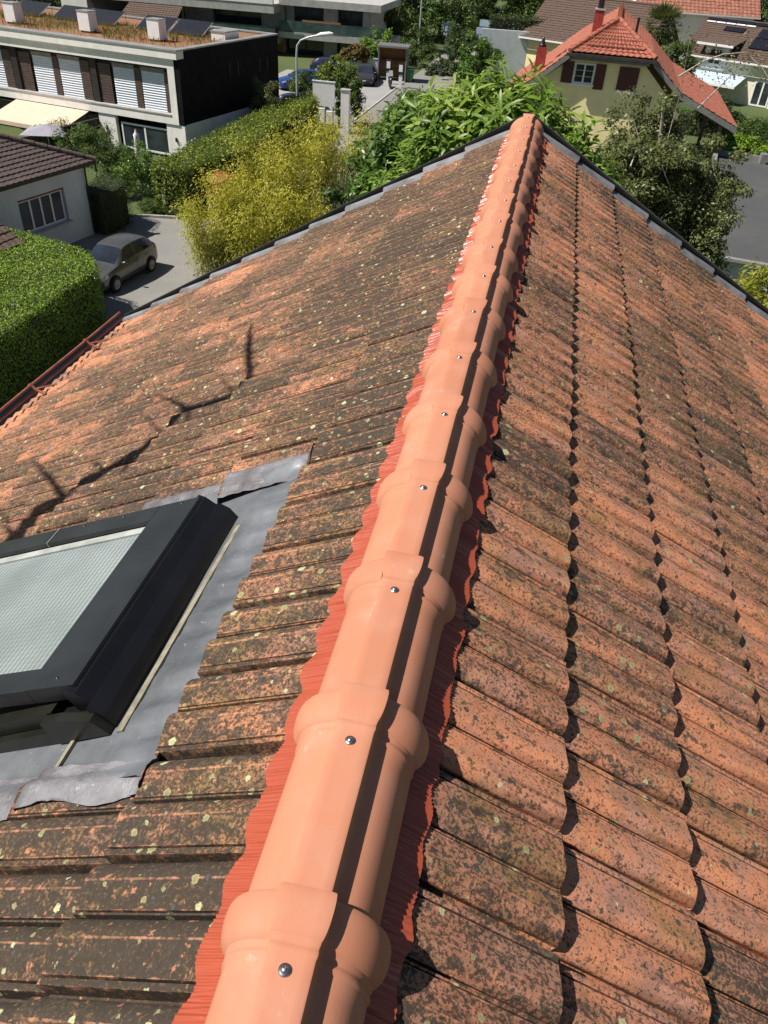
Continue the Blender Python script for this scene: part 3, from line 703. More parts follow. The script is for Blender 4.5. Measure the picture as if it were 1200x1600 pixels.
for sx in (.62, 5.72): part(mb_, 'wall_lamp', M['black_plastic'], (sx,-.0495,T(-10.0),sx+.10,.03,T(-9.78)))
part(mb_, 'dividing_wall', M['dark_recess'], (6.35,-.30,0,6.55,3.0,T(-9.42)))
aw = MB(); a0 = [(6.95,.04,T(-9.12)),(12.65,.04,T(-9.12)),(12.65,2.6,T(-9.78)),(6.95,2.6,T(-9.78))]
aw.slab(a0[::-1], .03); aw.box(6.95,2.601,T(-9.98),12.65,2.63,T(-9.76)); awo = aw.build('awning', M['awning'], mb_)
MB().tube([(11.2,2.5,T(-9.85)),(10.9,.6,T(-10.95))], .05, 6).build('awning_arm', M['white'], awo)
def mb_world(s, y, z): a = math.atan2(.204,-.979); return (-20.8+s*math.cos(a)-y*math.sin(a), 45.8+s*math.sin(a)+y*math.cos(a), z)
def roof_box(s, t, label):
    o = thing('ventilation_unit', label, 'roof unit', mb_world(s, -t, -5.30), math.atan2(.204,-.979))
    part(o, 'casing', M['white'], (-.42,-.36,.10,.42,.36,1.10)); part(o, 'lid', M['sheet_grey'], (-.45,-.39,1.101,.45,.39,1.15)); part(o, 'plinth', M['black_plastic'], (-.36,-.30,0,.36,.30,.099))
roof_box(3.5, 3.0, 'white ventilation box on planted roof, second from the black end wall'); roof_box(8.55, 2.9, 'white ventilation box on planted roof between the first and second solar panel pairs'); roof_box(14.1, 2.6, 'white ventilation box on planted roof farthest from the black end wall')
o = thing('roof_hatch', 'low white hatch at the black end of the planted roof', 'roof hatch', mb_world(1.15,-6.7,-5.30), math.atan2(.204,-.979))
part(o, 'casing', M['white'], (-.5,-.8,0,.5,.8,.45)); part(o, 'lid', M['sheet_grey'], (-.54,-.84,.451,.54,.84,.52))
part(mb_, 'vent_pipe', M['white'], (2.0,-7.6,T(-5.3),3.0,-7.3,T(-4.9)))
PANEL_LABELS = ['tilted solar panel beside the white hatch at the black end wall', 'tilted solar panel behind the white box second from the end wall', 'tilted solar panel between two white boxes, nearer the black end wall', 'tilted solar panel behind the middle white ventilation box', 'tilted solar panel beside the white box farthest from the black end wall']
for i, s in enumerate((2.6, 5.2, 9.4, 12.0, 15.6)):
    o = thing('solar_panel', PANEL_LABELS[i], 'solar panel', mb_world(s, -6.2, -5.30), math.atan2(.204,-.979), 'solar panels on the planted roof')
    pn = MB(); pn.slab([(2.4,0,.10),(0,0,.10),(0,-1.35,.75),(2.4,-1.35,.75)], .05); pn.build('panel', M['solar'], o)
    [MB().tube([(x_,0,.06),(x_,-1.35,.72),(x_,-1.36,0)], .02, 6).build('stand', M['lamp_metal'], o) for x_ in (-.03, 2.43)]

# --- neighbour's house with dark tiles, left of the driveway
gb = thing('bungalow', 'pale grey bungalow with dark brown hipped roof beside the driveway', 'house', (-19.5,32.0,GZ), math.atan2(-.973,-.23))
part(gb, 'wall', M['render_grey'], (0,-6.2,0,1.30,0,2.96), (3.88,-6.2,0,11,0,2.96), (1.301,-.30,0,3.879,0,.98), (1.301,-.30,2.36,3.879,0,2.96), joined=True)
part(gb, 'back_wall', M['dark_recess'], (1.302,-6.0,0,3.878,-1.2,2.9))
part(gb, 'eaves_board', M['render_grey'], (-.30,-6.4,2.961,11.2,.16,3.06)); part(gb, 'gutter', M['black_plastic'], (-.44,.17,2.98,11.2,.30,3.12), (-.44,-6.5,2.98,-.31,.169,3.12))
wq = window_part(gb, 1.36, 3.84, 1.0, 2.28, -.16, 1, M['white'], M['window_blue'], (4,1), .07)
part(gb, 'lintel', M['redframe'], (1.31,-.16,2.281,3.87,-.02,2.359)); part(gb, 'sill', M['concrete'], (1.2,-.15,.90,4.0,.14,.979))
for i in range(4): part(gb, 'curtain', M['offwhite_cloth'], (1.5+.6*i,-.42,1.35+.1*(i%2),1.92+.6*i,-.40,2.3))
dp = MB(); dp.tube([(-.02,.10,3.0),(-.02,.07,2.6),(-.02,.07,.25)], .045, 8); dp.build('downpipe', M['black_plastic'], gb)
rz_ = 3.13; R = 1.55
tiled(gb, 'roof_tiles', M['dark_roof'], (3.4,-3.1,rz_+R), (11.3,-3.1,rz_+R), (11.3,.34,rz_), (-.5,.34,rz_), .36, .30)
tiled(gb, 'roof_tiles', M['dark_roof'], (3.39,-3.1,rz_+R), (3.4,-3.1,rz_+R), (-.5,.34,rz_), (-.5,-6.6,rz_), .36, .30)
for i in range(11):
    f0, f1 = i/11, (i+.98)/11; A = Vector((-.5,.34,rz_+.05)); B = Vector((3.4,-3.1,rz_+R+.05)); p_, q_ = A.lerp(B,f0), A.lerp(B,f1)
    MB().tube([tuple(p_),tuple(q_)], [.135,.115], 8).build('hip_tile', M['dark_roof'], gb)

# small brown roof at the back of the clipped hedge
sh = thing('garden_shed', 'small shed with brown tiled roof standing behind the clipped hedge', 'shed', (-20.35,22.9,GZ), math.radians(-100))
part(sh, 'wall', M['render_grey'], (-2.2,-1.4,0,2.2,1.4,2.0))
tiled(sh, 'roof_tiles', M['brown_roof'], (-2.5,0,2.95), (2.5,0,2.95), (2.5,1.75,1.95), (-2.5,1.75,1.95), .34, .30)
tiled(sh, 'roof_tiles', M['brown_roof'], (2.5,0,2.95), (-2.5,0,2.95), (-2.5,-1.75,1.95), (2.5,-1.75,1.95), .34, .30)

# --- cream house with red half-hipped roof
ch = thing('villa', 'cream house with red half-hipped tile roof and dark red shutters', 'house', (2.8,46.65,GZ), math.radians(-3))
WH = T(-6.05); RZ = T(-2.30)
wv = MB(); xs = [(-4.8,-.2),(4.0,-.2),(4.0,WH),(1.75,T(-4.0)),(-2.0,T(-4.0)),(-4.8,WH)]; k = len(xs)
wv.add([(x,0,z) for (x,z) in xs]+[(x,11,z) for (x,z) in xs], [tuple(range(k)),tuple(range(2*k-1,k-1,-1))]+[((i+1)%k,i,k+i,k+(i+1)%k) for i in range(k)]); wv.build('wall', M['cream'], ch)
YF, YB = -.45, 12.0
def eave_pts(s): return [(s*2.12, T(-3.66)), (s*3.75, T(-4.98)), (s*(5.7 if s < 0 else 6.95), T(-6.30))]
HA = (0.0, 2.05, RZ)
for s in (-1, 1):
    e = eave_pts(s)
    tiled(ch, 'roof_tiles', M['red_roof'], (0,HA[1],RZ), (0,YB,RZ), (e[0][0],YB,e[0][1]), (e[0][0],YF,e[0][1]), .36, .32)
    tiled(ch, 'roof_tiles', M['red_roof'], (e[0][0],YF,e[0][1]), (e[0][0],YB,e[0][1]), (e[1][0],YB,e[1][1]), (e[1][0],YF,e[1][1]), .36, .32)
    tiled(ch, 'roof_tiles', M['red_roof'], (e[1][0],YF,e[1][1]), (e[1][0],YB,e[1][1]), (e[2][0],YB,e[2][1]), (e[2][0],YF,e[2][1]), .36, .32)
    bg = MB(); 
    for (p_, q_) in ((e[0], e[1]), (e[1], e[2])):
        bg.add([(p_[0],YF-.03,p_[1]-.03),(q_[0],YF-.03,q_[1]-.03),(q_[0],YF-.03,q_[1]-.30),(p_[0],YF-.03,p_[1]-.30),(p_[0],YF+.03,p_[1]-.03),(q_[0],YF+.03,q_[1]-.03),(q_[0],YF+.03,q_[1]-.30),(p_[0],YF+.03,p_[1]-.30)],
               [(0,1,2,3),(7,6,5,4),(0,4,5,1),(1,5,6,2),(2,6,7,3),(3,7,4,0)])
    bg.build('barge_board', M['greyboard'], ch)
    so2 = MB(); so2.slab([(e[0][0],YF+.04,e[0][1]-.1),(e[0][0],-.01,e[0][1]-.1),(e[1][0],-.01,e[1][1]-.1),(e[1][0],YF+.04,e[1][1]-.1)][::s], .04)
    so2.slab([(e[1][0],YF+.04,e[1][1]-.1),(e[1][0],-.01,e[1][1]-.1),(e[2][0],-.01,e[2][1]-.1),(e[2][0],YF+.04,e[2][1]-.1)][::s], .04); so2.build('soffit', M['soffit'], ch)
tiled(ch, 'hip_tiles', M['red_roof'], (-.02,HA[1],RZ+.02), (.02,HA[1],RZ+.02), (2.16,YF-.12,T(-3.64)), (-2.16,YF-.12,T(-3.64)), .36, .31, .04)
for s in (-1, 1):
    for i in range(9):
        A = Vector((s*2.16,YF-.12,T(-3.60))); B = Vector((0,HA[1],RZ+.06)); MB().tube([tuple(A.lerp(B,i/9)),tuple(A.lerp(B,(i+.97)/9))], [.13,.11], 8).build('ridge_tile', M['red_roof'], ch)
for i in range(24): MB().tube([(0,HA[1]+.1+i*.41,RZ+.03),(0,HA[1]+.1+(i+.97)*.41,RZ+.03)], [.14,.12], 8).build('ridge_tile', M['red_roof'], ch)
part(ch, 'eaves_gutter', M['soffit'], (-2.3,YF-.28,T(-3.83),2.3,YF-.13,T(-3.69))); part(ch, 'soffit', M['soffit'], (-2.15,YF-.12,T(-3.86),2.1,-.01,T(-3.80)))
part(ch, 'eaves_board', M['greyboard'], (-2.2,YF+.06,T(-4.0),1.95,YF+.12,T(-3.865)))
gd = MB(); 
for i in range(19): x = -1.35+i*.15; gd.box(x-.012,.28+YF,T(-3.28),x+.012,.31+YF,T(-2.98))
gd.box(-1.4,.275+YF,T(-2.975),1.4,.315+YF,T(-2.94)); gd.box(-1.4,.275+YF,T(-3.33),1.4,.315+YF,T(-3.285)); gd.build('snow_guard', M['guard'], ch)
window_part(ch, -1.78, -.72, T(-5.10), T(-4.15), -.002, -1, M['white'], M['window'], (2,3), .07)
part(ch, 'sill', M['white'], (-1.85,-.12,T(-5.20),-.66,-.003,T(-5.105)))
part(ch, 'shutter', M['shutter'], (-2.40,-.06,T(-5.12),-1.83,-.003,T(-4.13))); part(ch, 'shutter', M['shutter'], (-.68,-.06,T(-5.30),-.16,-.003,T(-4.13)))
part(ch, 'shutter', M['shutter'], (.52,-.06,T(-5.22),1.02,-.003,T(-4.15)), (1.03,-.06,T(-5.22),1.53,-.003,T(-4.15))); part(ch, 'sill', M['white'], (.45,-.12,T(-5.32),1.60,-.003,T(-5.225)))
c1 = part(ch, 'chimney', M['red_paint'], (-1.35,3.6,T(-3.6),-.85,4.1,T(-2.05))); part(c1, 'cap', M['concrete'], (-1.39,3.56,T(-2.049),-.81,4.14,T(-1.98))); MB().lathe([(.16,0),(.16,.5),(.22,.52),(.22,.6),(0,.62)], (-1.1,3.85,T(-1.97)), 10).build('flue', M['blackmetal'], c1)
c2 = part(ch, 'chimney', M['red_paint'], (-3.95,.9,T(-5.2),-3.45,1.4,T(-3.72))); MB().lathe([(.10,0),(.22,.02),(.18,.1),(.09,.22),(.1,.26),(.04,.45),(0,.47)], (-3.7,1.15,T(-3.72)), 10).build('flue', M['blackmetal'], c2)
rl = MB(); rl.slab([(-2.15,1.7,T(-3.70)),(-2.15,2.9,T(-3.70)),(-2.95,2.9,T(-4.32)),(-2.95,1.7,T(-4.32))][::-1], .05); rl.build('skylight', M['solar'], ch)
MB().tube([(1.0,3.2,T(-3.2)),(1.0,3.2,T(-2.2))], .07, 8).build('vent_pipe', M['blackmetal'], ch)
for py in (0.5, 8.0): part(ch, 'porch_post', M['wood'], (6.2,py,0,6.4,py+.2,T(-6.4)))

# --- brown-roofed house beyond the cream one
def gable_house(name, label, loc, rz, LX_, DP_, wall_h, roof_h, wmat, rmat, over=.5, gauge=.4, wid=.35):
    o = thing(name, label, 'house', loc, rz)
    wm_ = MB(); xs = [(0,-.2),(DP_,-.2),(DP_,wall_h),(DP_/2,wall_h+roof_h-.12),(0,wall_h)]
    wm_.add([(0,y,z) for (y,z) in xs]+[(LX_,y,z) for (y,z) in xs], [(0,1,2,3,4)[::-1],(5,6,7,8,9)]+[(i,5+i,5+(i+1)%5,(i+1)%5)[::-1] for i in range(5)]); wm_.build('wall', wmat, o)
    sl_ = roof_h/(DP_/2); e = wall_h-over*sl_
    tiled(o, 'roof_tiles', rmat, (-over,DP_/2,wall_h+roof_h), (LX_+over,DP_/2,wall_h+roof_h), (LX_+over,-over,e), (-over,-over,e), gauge, wid)
    tiled(o, 'roof_tiles', rmat, (LX_+over,DP_/2,wall_h+roof_h), (-over,DP_/2,wall_h+roof_h), (-over,DP_+over,e), (LX_+over,DP_+over,e), gauge, wid)
    part(o, 'gutter', M['white'], (-over,-over-.16,e-.13,LX_+over,-over-.02,e+.0))
    MB().tube([(-over,DP_/2,wall_h+roof_h+.03),(LX_+over,DP_/2,wall_h+roof_h+.03)], .13, 8).build('ridge', rmat, o)
    return o
p_ = at_y(818, 57, 87.3)
bh = gable_house('house', 'cream house with plain brown roof and white gutter beyond the red half-hipped roof', (p_[0]+.3, 87.6, GZ), math.radians(-27), 11.5, 8.5, p_[2]-GZ+.35, 3.0, M['cream'], M['brown_roof'], .5, .30, .22)
part(bh, 'downpipe', M['black_plastic'], (.05,-.08,0,.13,-.005,p_[2]-GZ))
dg = MB(); zr = p_[2]-GZ+.35
gw_ = MB(); gw_.add([(11.52,.2,zr-.1),(11.52,8.3,zr-.1),(11.52,4.25,zr+2.7)], [(0,1,2)]); gw_.build('gable_glazing', M['window'], bh)

# --- right-hand brown-roofed house with solar panels and awning
A = at_z(1060, 82, -7.54)
rzr = math.radians(-31); LXr = 15.0
rh = gable_house('house', 'pale house with dark brown roof, solar panels, white dormer and blue awning', (A[0]+.6*math.cos(rzr)-.6*math.sin(rzr), A[1]+.6*math.sin(rzr)+.6*math.cos(rzr), GZ), rzr, LXr, 8.4, A[2]-GZ+.35, 2.43, M['cream2'], M['brown_roof'], .6, .30, .22)
ehr = A[2]-GZ+.35; slr = 2.43/4.2
def on_r(x, f, lift=0): return (x, -.6+f*4.8, ehr-.6*slr+f*4.8*slr+lift)
for (x0, x1, f0, f1) in ((5.4,7.8,.32,.57),(7.85,10.25,.32,.57),(10.3,12.7,.32,.57),(5.4,7.8,.585,.83),(7.85,10.25,.585,.83),(10.3,12.7,.585,.83),(-.4,4.4,.90,.99),(4.5,8.8,.90,.99),(8.9,14.5,.90,.99)):
    pm = MB(); pm.slab([on_r(x0,f0,.16),on_r(x1,f0,.16),on_r(x1,f1,.16),on_r(x0,f1,.16)], .05); pm.build('solar_panel', M['solar'], rh)
for i in range(5): MB().slab([on_r(-.3+i*1.0,.855,.15),on_r(.6+i*1.0,.855,.15),on_r(.6+i*1.0,.885,.15),on_r(-.3+i*1.0,.885,.15)], .05).build('panel_rail', M['white'], rh)
pm = MB(); pm.slab([on_r(1.9,.68,.14),on_r(3.9,.68,.14),on_r(3.9,.80,.14),on_r(1.9,.80,.14)], .05); pm.build('roof_window', M['solar'], rh)
part(rh, 'dormer_wall', M['plaster'], (1.8,-.1,ehr-1.6,4.1,2.6,ehr+.75))
window_part(rh, 2.3, 3.6, ehr-.95, ehr+.40, -.102, -1, M['white'], M['window'], (2,1), .1)
MB().slab([(1.1,-.7,ehr+.78),(4.7,-.7,ehr+.78),(4.7,2.9,ehr+1.35),(1.1,2.9,ehr+1.35)], .12).build('dormer_roof', M['brown_roof'], rh); part(rh, 'dormer_gutter', M['white'], (1.1,-.86,ehr+.62,4.7,-.705,ehr+.80))
am = MB(); am.slab([(1.4,-.05,ehr-1.5),(1.4,-2.4,ehr-2.2),(6.5,-2.4,ehr-2.2),(6.5,-.05,ehr-1.5)], .05); am.build('awning', M['awning_blue'], rh)
part(rh, 'awning_edge', M['white'], (1.4,-2.50,ehr-2.38,6.5,-2.41,ehr-2.16))
window_part(rh, 7.4, 9.1, .05, 2.15, -.002, -1, M['white'], M['window'], (2,1), .12)
window_part(rh, 11.0, 12.6, .05, 2.15, -.002, -1, M['white'], M['window'], (2,1), .1)

# --- red roofs behind
for (px0, py0, Y, LXq, lab) in ((868,17,104,11,'faded red tiled roof house behind the plain brown roof'),(1000,15,100,12,'faded red tiled roof house behind the fan palm')):
    p_ = at_y(px0, py0, Y); gable_house('house', lab, (p_[0], Y+.5, GZ), math.radians(5), LXq, 9, p_[2]-GZ+.4, 3.2, M['plaster'], M['red_roof2'], .5, .45, .42)

# --- flat bitumen roof on the right
FRZ = -8.0
fr_ = thing('garage', 'flat-roofed garage with grey bitumen roof and metal edging', 'garage', (0,0,GZ))
pl = [(6.55,29.8),(17.5,27.6),(20.4,44.8),(9.45,47.0)]
MB().prism(pl, -.1, FRZ-GZ).build('wall', M['render_grey'], fr_)
MB().prism([(6.4,29.65),(17.6,27.4),(20.6,44.9),(9.3,47.2)], FRZ-GZ+.001, FRZ-GZ+.08).build('roof_felt', M['bitumen'], fr_)
ed = MB()
for a_, b2 in (((6.4,29.65),(9.3,47.2)),((9.3,47.2),(20.6,44.9)),((17.6,27.4),(20.6,44.9)),((6.4,29.65),(17.6,27.4))):
    d_ = Vector((b2[0]-a_[0],b2[1]-a_[1],0)).normalized(); n_ = Vector((-d_.y,d_.x,0))*.12; A_ = Vector((*a_,0))+d_*.125; B2 = Vector((*b2,0))-d_*.125
    hgt = .30 if b2[1] > 46 or a_[1] > 46 else .12
    MB().prism([tuple(A_-n_)[:2],tuple(B2-n_)[:2],tuple(B2+n_)[:2],tuple(A_+n_)[:2]], FRZ-GZ+.02, FRZ-GZ+hgt).build('roof_edging', M['sheet_grey'] if hgt < .2 else M['greyboard'], fr_)
part(fr_, 'roof_outlet', M['greyboard'], (11.4,45.9,FRZ-GZ+.081,11.7,46.4,FRZ-GZ+.55))

# --- apartment block behind the parking
YA = 93.0
def ax_(px, py): p = at_y(px, py, YA); return p[0], p[2]-GZ
ab = thing('apartment_block', 'modern apartment block with long balconies, glass railings and pale concrete slabs', 'building', (0,YA,GZ))
xr = ax_(577, 60)[0]; xl = ax_(250, 60)[0]
zg, z1, z2 = 0, ax_(560, 57)[1], ax_(560, 6)[1]
part(ab, 'wall', M['concrete'], (xr-.9,.6,0,xr,9,z2-.6), (xr-5.2,.6,0,xr-3.7,8.99,z2-.6), (xr-12.2,.6,0,xr-9.6,8.99,z2-.6), (xr-21,.6,0,xr-17.8,8.99,z2-.6), (xr-9.5,.9,z1+.2,xr-8.6,2,z2-.6))
part(ab, 'inner_wall', M['dark_recess'], (xr-34,3.0,0,xr-.91,3.3,z2-.6))
for (a, b) in ((xr-3.6,xr-1.0),(xr-9.4,xr-5.3),(xr-17.7,xr-12.3),(xr-26,xr-21.1)):
    for (q0, q1) in ((.05, z1-.7), (z1+.05, z2-.75)): window_part(ab, a, b, q0, q1, 1.2, -1, M['black_plastic'], M['window'], (2,1), .12)
part(ab, 'ground_door', M['larch'], (xr-11.6,.55,0,xr-9.7,.60,2.3))
part(ab, 'balcony_slab', M['concrete'], (xr-9.6,-1.6,z1-.55,xr+2.6,4,z1), (xr-34,-2.6,z1-1.15,xr-9.61,4,z1-.62))
part(ab, 'roof_slab', M['concrete'], (xr-9.6,-1.2,z2-.55,xr+1.4,10,z2+.1)); part(ab, 'roof_slab', M['concrete'], (xr-34,-2.9,z2-1.25,xr-9.61,10,z2-.45))
part(ab, 'upper_parapet', M['white'], (xr-34,-2.95,z2-.449,xr-9.7,-2.6,z2+1.3))
part(ab, 'railing', M['rail_glass'], (xr-9.6,-1.58,z1+.05,xr+2.5,-1.54,z1+1.05)); part(ab, 'railing', M['rail_glass'], (xr-34,-2.58,z1-.6,xr-9.65,-2.54,z1+.45))
part(ab, 'reed_screen', M['larch'], (xr-7.0,-1.50,z1+.06,xr-2.8,-1.46,z1+1.2))
# white gable and small red roof above the planted roof
p_ = at_y(168, 10, 100); wb = thing('house', 'white house with gridded windows glimpsed past the planted roof', 'house', (p_[0]-6, 100, GZ))
part(wb, 'wall', M['plaster'], (0,0,0,9.4,8,p_[2]-GZ+2.5))
for i in range(3):
    for j in range(2): window_part(wb, 5.6+i*1.2, 6.6+i*1.2, p_[2]-GZ-2.0+j*1.9, p_[2]-GZ-.6+j*1.9, -.002, -1, M['white'], M['window'], (2,2), .09)
p_ = at_y(190, 26, 88); sr = thing('carport', 'small open carport with low brown tiled roof', 'carport', (p_[0], 88, GZ))
tiled(sr, 'roof_tiles', M['brown_roof'], (0,2.5,p_[2]-GZ+1.3), (6,2.5,p_[2]-GZ+1.3), (6.4,-.8,p_[2]-GZ), (0,-.8,p_[2]-GZ), .4, .35)
for x in (.4, 5.8): part(sr, 'post', M['wood'], (x,-.5,0,x+.2,-.3,p_[2]-GZ)), part(sr, 'post', M['wood'], (x,2.2,0,x+.2,2.4,p_[2]-GZ+1.1))

# --- bike shelter, chargers, bin, scooter
sx0 = at_z(589,125,GZ); sx1 = at_z(634,128,GZ); SW = sx1[0]-sx0[0]
sb = thing('shelter', 'small open timber shelter with flat roof beside the lane', 'shelter', (sx0[0],sx0[1],GZ), math.radians(4))
for x in (0, SW-.12): part(sb, 'post', M['greyboard'], (x,0,0,x+.12,.12,2.75))
part(sb, 'side_wall', M['greyboard'], (-.02,.13,0,.06,2.0,2.7), (SW-.06,.13,0,SW+.02,2.0,2.7))
for i in range(16): part(sb, 'board', M['larch'], (.07,1.9,.06+i*.165,SW-.07,1.95,.06+i*.165+.155))
part(sb, 'shelf', M['wood'], (.07,1.5,1.55,SW-.07,1.895,1.6)); part(sb, 'roof', M['greyboard'], (-.12,-.18,2.751,SW+.12,2.15,2.90))
rb = MB()
for i in range(13): rb.box(-.1+i*(SW+.2)/13,-.15,2.901,-.1+(i+.5)*(SW+.2)/13,2.12,2.93)
rb.build('roof_sheet', M['zinc'], sb)
for (px, py, lab) in ((625,137,'white charging post at the kerb in front of the shelter'),(606,131,'white charging post behind the parked scooter')):
    c = at_z(px, py, GZ); o = thing('charging_post', lab, 'charging post', (c[0],c[1],GZ))
    part(o, 'post', M['white'], (-.16,-.10,0,.16,.10,1.05)); part(o, 'screen_panel', M['black_plastic'], (-.24,-.14,1.051,.24,.12,2.0)); part(o, 'label_plate', M['white'], (-.17,-.16,1.3,.17,-.141,1.85))
c = at_z(640, 128, GZ); o = thing('wheelie_bin', 'green wheeled rubbish bin next to the timber shelter', 'bin', (c[0],c[1],GZ))
bm_ = MB(); bm_.add([(-.26,-.3,.08),(.26,-.3,.08),(.26,.28,.08),(-.26,.28,.08),(-.33,-.38,1.05),(.33,-.38,1.05),(.33,.36,1.05),(-.33,.36,1.05)], [(0,3,2,1),(4,5,6,7),(0,1,5,4),(1,2,6,5),(2,3,7,6),(3,0,4,7)]); bm_.build('body', M['bin'], o)
part(o, 'lid', M['bin'], (-.36,-.42,1.051,.36,.42,1.13))
for x in (-.3,.3): MB().lathe([(.02,-.04),(.11,-.04),(.11,.04),(.02,.04)], (x,.3,.11), 12, 'x').build('wheel', M['rubber'], o)
c = at_z(609, 137, GZ); o = thing('scooter', 'dark motor scooter parked in front of the timber shelter', 'scooter', (c[0],c[1],GZ), math.radians(195))
for y in (-.62,.62): MB().lathe([(.06,-.05),(.20,-.06),(.24,-.03),(.24,.03),(.20,.06),(.06,.05)], (0,y,.24), 16, 'x').build('wheel', M['rubber'], o)
bd = MB(); bd.tube([(0,-.75,.55),(0,-.35,.50),(0,.0,.34),(0,.30,.36),(0,.50,.62),(0,.46,.95)], [.10,.17,.16,.17,.16,.08], 10); bd.build('body', M['paint_dark'], o)
part(o, 'saddle', M['black_plastic'], (-.15,-.80,.68,.15,-.10,.80)); MB().tube([(0,.55,.3),(0,.48,1.05)], .035, 6).build('fork', M['steel'], o)
MB().tube([(-.34,.40,1.05),(0,.48,1.08),(.34,.40,1.05)], .02, 6).build('handlebar', M['black_plastic'], o); ws = MB(); ws.slab([(-.2,.56,1.02),(.2,.56,1.02),(.16,.42,1.45),(-.16,.42,1.45)], .01); ws.build('windscreen', M['lamp_glass'], o)
MB().lathe([(0,.09),(.05,.07),(.08,0)], (0,.60,.78), 10, 'y').build('headlight', M['lamp_glass'], o)

# --- street lamps, signs, board
def lamp(px, py_top, Y, label, arm=None, group=None):
    c = at_y(px, py_top, Y); h = c[2]-GZ
    o = thing('street_lamp', label, 'street lamp', (c[0],Y,GZ)); ps = [(0,0,0),(0,0,h-.9),(.05,0,h-.35),(.30,0,h-.02),(.9,.0,h+.22),(1.5,0,h+.36)]
    MB().tube(ps if arm else [(0,0,0),(0,0,h)], [.085,.07,.065,.06,.055,.05] if arm else [.085,.06], 10).build('pole', M['lamp_metal'], o)
    if arm: hd = MB(); hd.tube([(1.45,0,h+.36),(1.75,0,h+.43),(2.35,0,h+.52),(2.6,0,h+.55)], [.06,.13,.13,.05], 8); hd.build('lamp_head', M['white'], o)
    else: hd = MB(); hd.tube([(-.1,0,h),(.6,0,h+.08),(.9,0,h+.1)], [.05,.12,.06], 8); hd.build('lamp_head', M['white'], o)
lamp(463, 62, 58.7, 'tall grey street lamp with curved arm beside the black end wall', True)
lamp(662, -45, 92, 'slim straight street lamp among the dark trees')
c = at_y(698, 44, 105); o = thing('road_sign', 'blue and white square road sign on a thin pole', 'sign', (c[0],105,GZ)); h = c[2]-GZ
MB().tube([(0,.06,0),(0,.06,h+.3)], .05, 8).build('pole', M['lamp_metal'], o); part(o, 'plate', M['blue_sign'], (-.34,-.02,h-.45,.34,.02,h+.45)); sg_ = MB(); sg_.add([(-.2,-.028,h-.3),(.2,-.028,h-.3),(.2,-.028,h+.08),(0,-.028,h+.3),(-.2,-.028,h+.08)], [(0,1,2,3,4)]); sg_.build('symbol', M['white'], o); part(o, 'lower_plate', M['white'], (-.34,-.022,h-.72,.34,.018,h-.47))
c = at_y(757, 42, 88); o = thing('road_sign', 'cluster of pale blue street signs by the white wall', 'sign', (c[0],88,GZ)); h = c[2]-GZ
MB().tube([(0,.06,0),(0,.06,h+.6)], .05, 8).build('pole', M['lamp_metal'], o)
for i, (dx, dz) in enumerate(((.0,.3),(-.25,-.35),(.05,-1.0))): part(o, 'plate', M['awning_blue'], (-.5+dx,-.02,h+dz-.28,.5+dx,.02,h+dz+.28))
c = at_y(506, 147, 57); o = thing('notice_board', 'blank white notice board standing among the shrubs', 'board', (c[0],57,GZ)); h = c[2]-GZ
part(o, 'panel', M['white'], (-.78,-.05,h-.75,.78,.05,h+.75)); part(o, 'roof_strip', M['white'], (-.82,-.08,h+.751,.82,.08,h+.80))
for x in (-.7,.64): part(o, 'post', M['wood'], (x,-.03,0,x+.06,.03,h-.751))
c = at_y(540, 155, 54); o = thing('gate_pillar', 'short white gate pillar beside the notice board', 'pillar', (c[0],54,GZ)); part(o, 'shaft', M['plaster'], (-.27,-.2,0,.27,.2,c[2]-GZ+.5)); part(o, 'cap', M['concrete'], (-.31,-.24,c[2]-GZ+.501,.31,.24,c[2]-GZ+.58))
# low walls
p_ = at_y(752, 42, 86); wl_ = thing('garden_wall', 'long white concrete garden wall with clipped hedge on top', 'wall', (p_[0],87,GZ), math.radians(6))
part(wl_, 'wall', M['render_grey'], (0,0,0,9.5,.3,p_[2]-GZ-.2)); 
p_ = at_y(545, 100, 84); o = thing('garden_wall', 'low grey wall behind the parked cars', 'wall', (p_[0],84.2,GZ), math.radians(3)); part(o, 'wall', M['render_grey'], (0,0,0,3.9,.25,1.3)); part(o, 'coping', M['concrete'], (-.03,-.04,1.301,3.95,.29,1.38))
p_ = at_y(437, 152, 60); o = thing('garden_wall', 'low white wall below the blue car', 'wall', (p_[0]+.4,60,GZ), 0); part(o, 'wall', M['plaster'], (0,0,0,3.0,.25,1.0)); part(o, 'wall', M['plaster'], (3.12,0,0,5.2,.25,.85))
o = thing('planter_wall', 'small white stepped garden wall at the foot of the golden hedge', 'wall', (-17.9,36.0,GZ)); part(o, 'wall', M['plaster'], (0,0,0,.16,3.2,1.2)); part(o, 'step', M['concrete'], (.3,.0,0,1.1,.4,.42)); part(o, 'step', M['concrete'], (.2,.41,0,.9,.8,.7))

# --- parasols
def mbw(s, y): q = mb_world(s, y, GZ); return (q[0], q[1], GZ)
o = thing('parasol', 'square grey-lilac parasol open below the beige awning', 'parasol', mbw(7.5,3.2), .3); MB().tube([(0,0,0),(0,0,1.45)], .03, 8).build('pole', M['lamp_metal'], o)
cp = MB(); cn = [(-1.25,-1.25,1.22),(1.25,-1.25,1.22),(1.25,1.25,1.22),(-1.25,1.25,1.22)]; cp.add(cn+[(0,0,1.62)], [(0,1,4),(1,2,4),(2,3,4),(3,0,4)]); cp.add([(x,y,z-.02) for (x,y,z) in cn]+[(0,0,1.6)], [(1,0,4),(2,1,4),(3,2,4),(0,3,4)]); cp.build('canopy', M['lilac'], o)
o = thing('parasol', 'closed white parasol standing before the ground-floor window', 'parasol', mbw(2.3,1.6)); MB().tube([(0,0,0),(0,0,1.75)], .03, 8).build('pole', M['lamp_metal'], o)
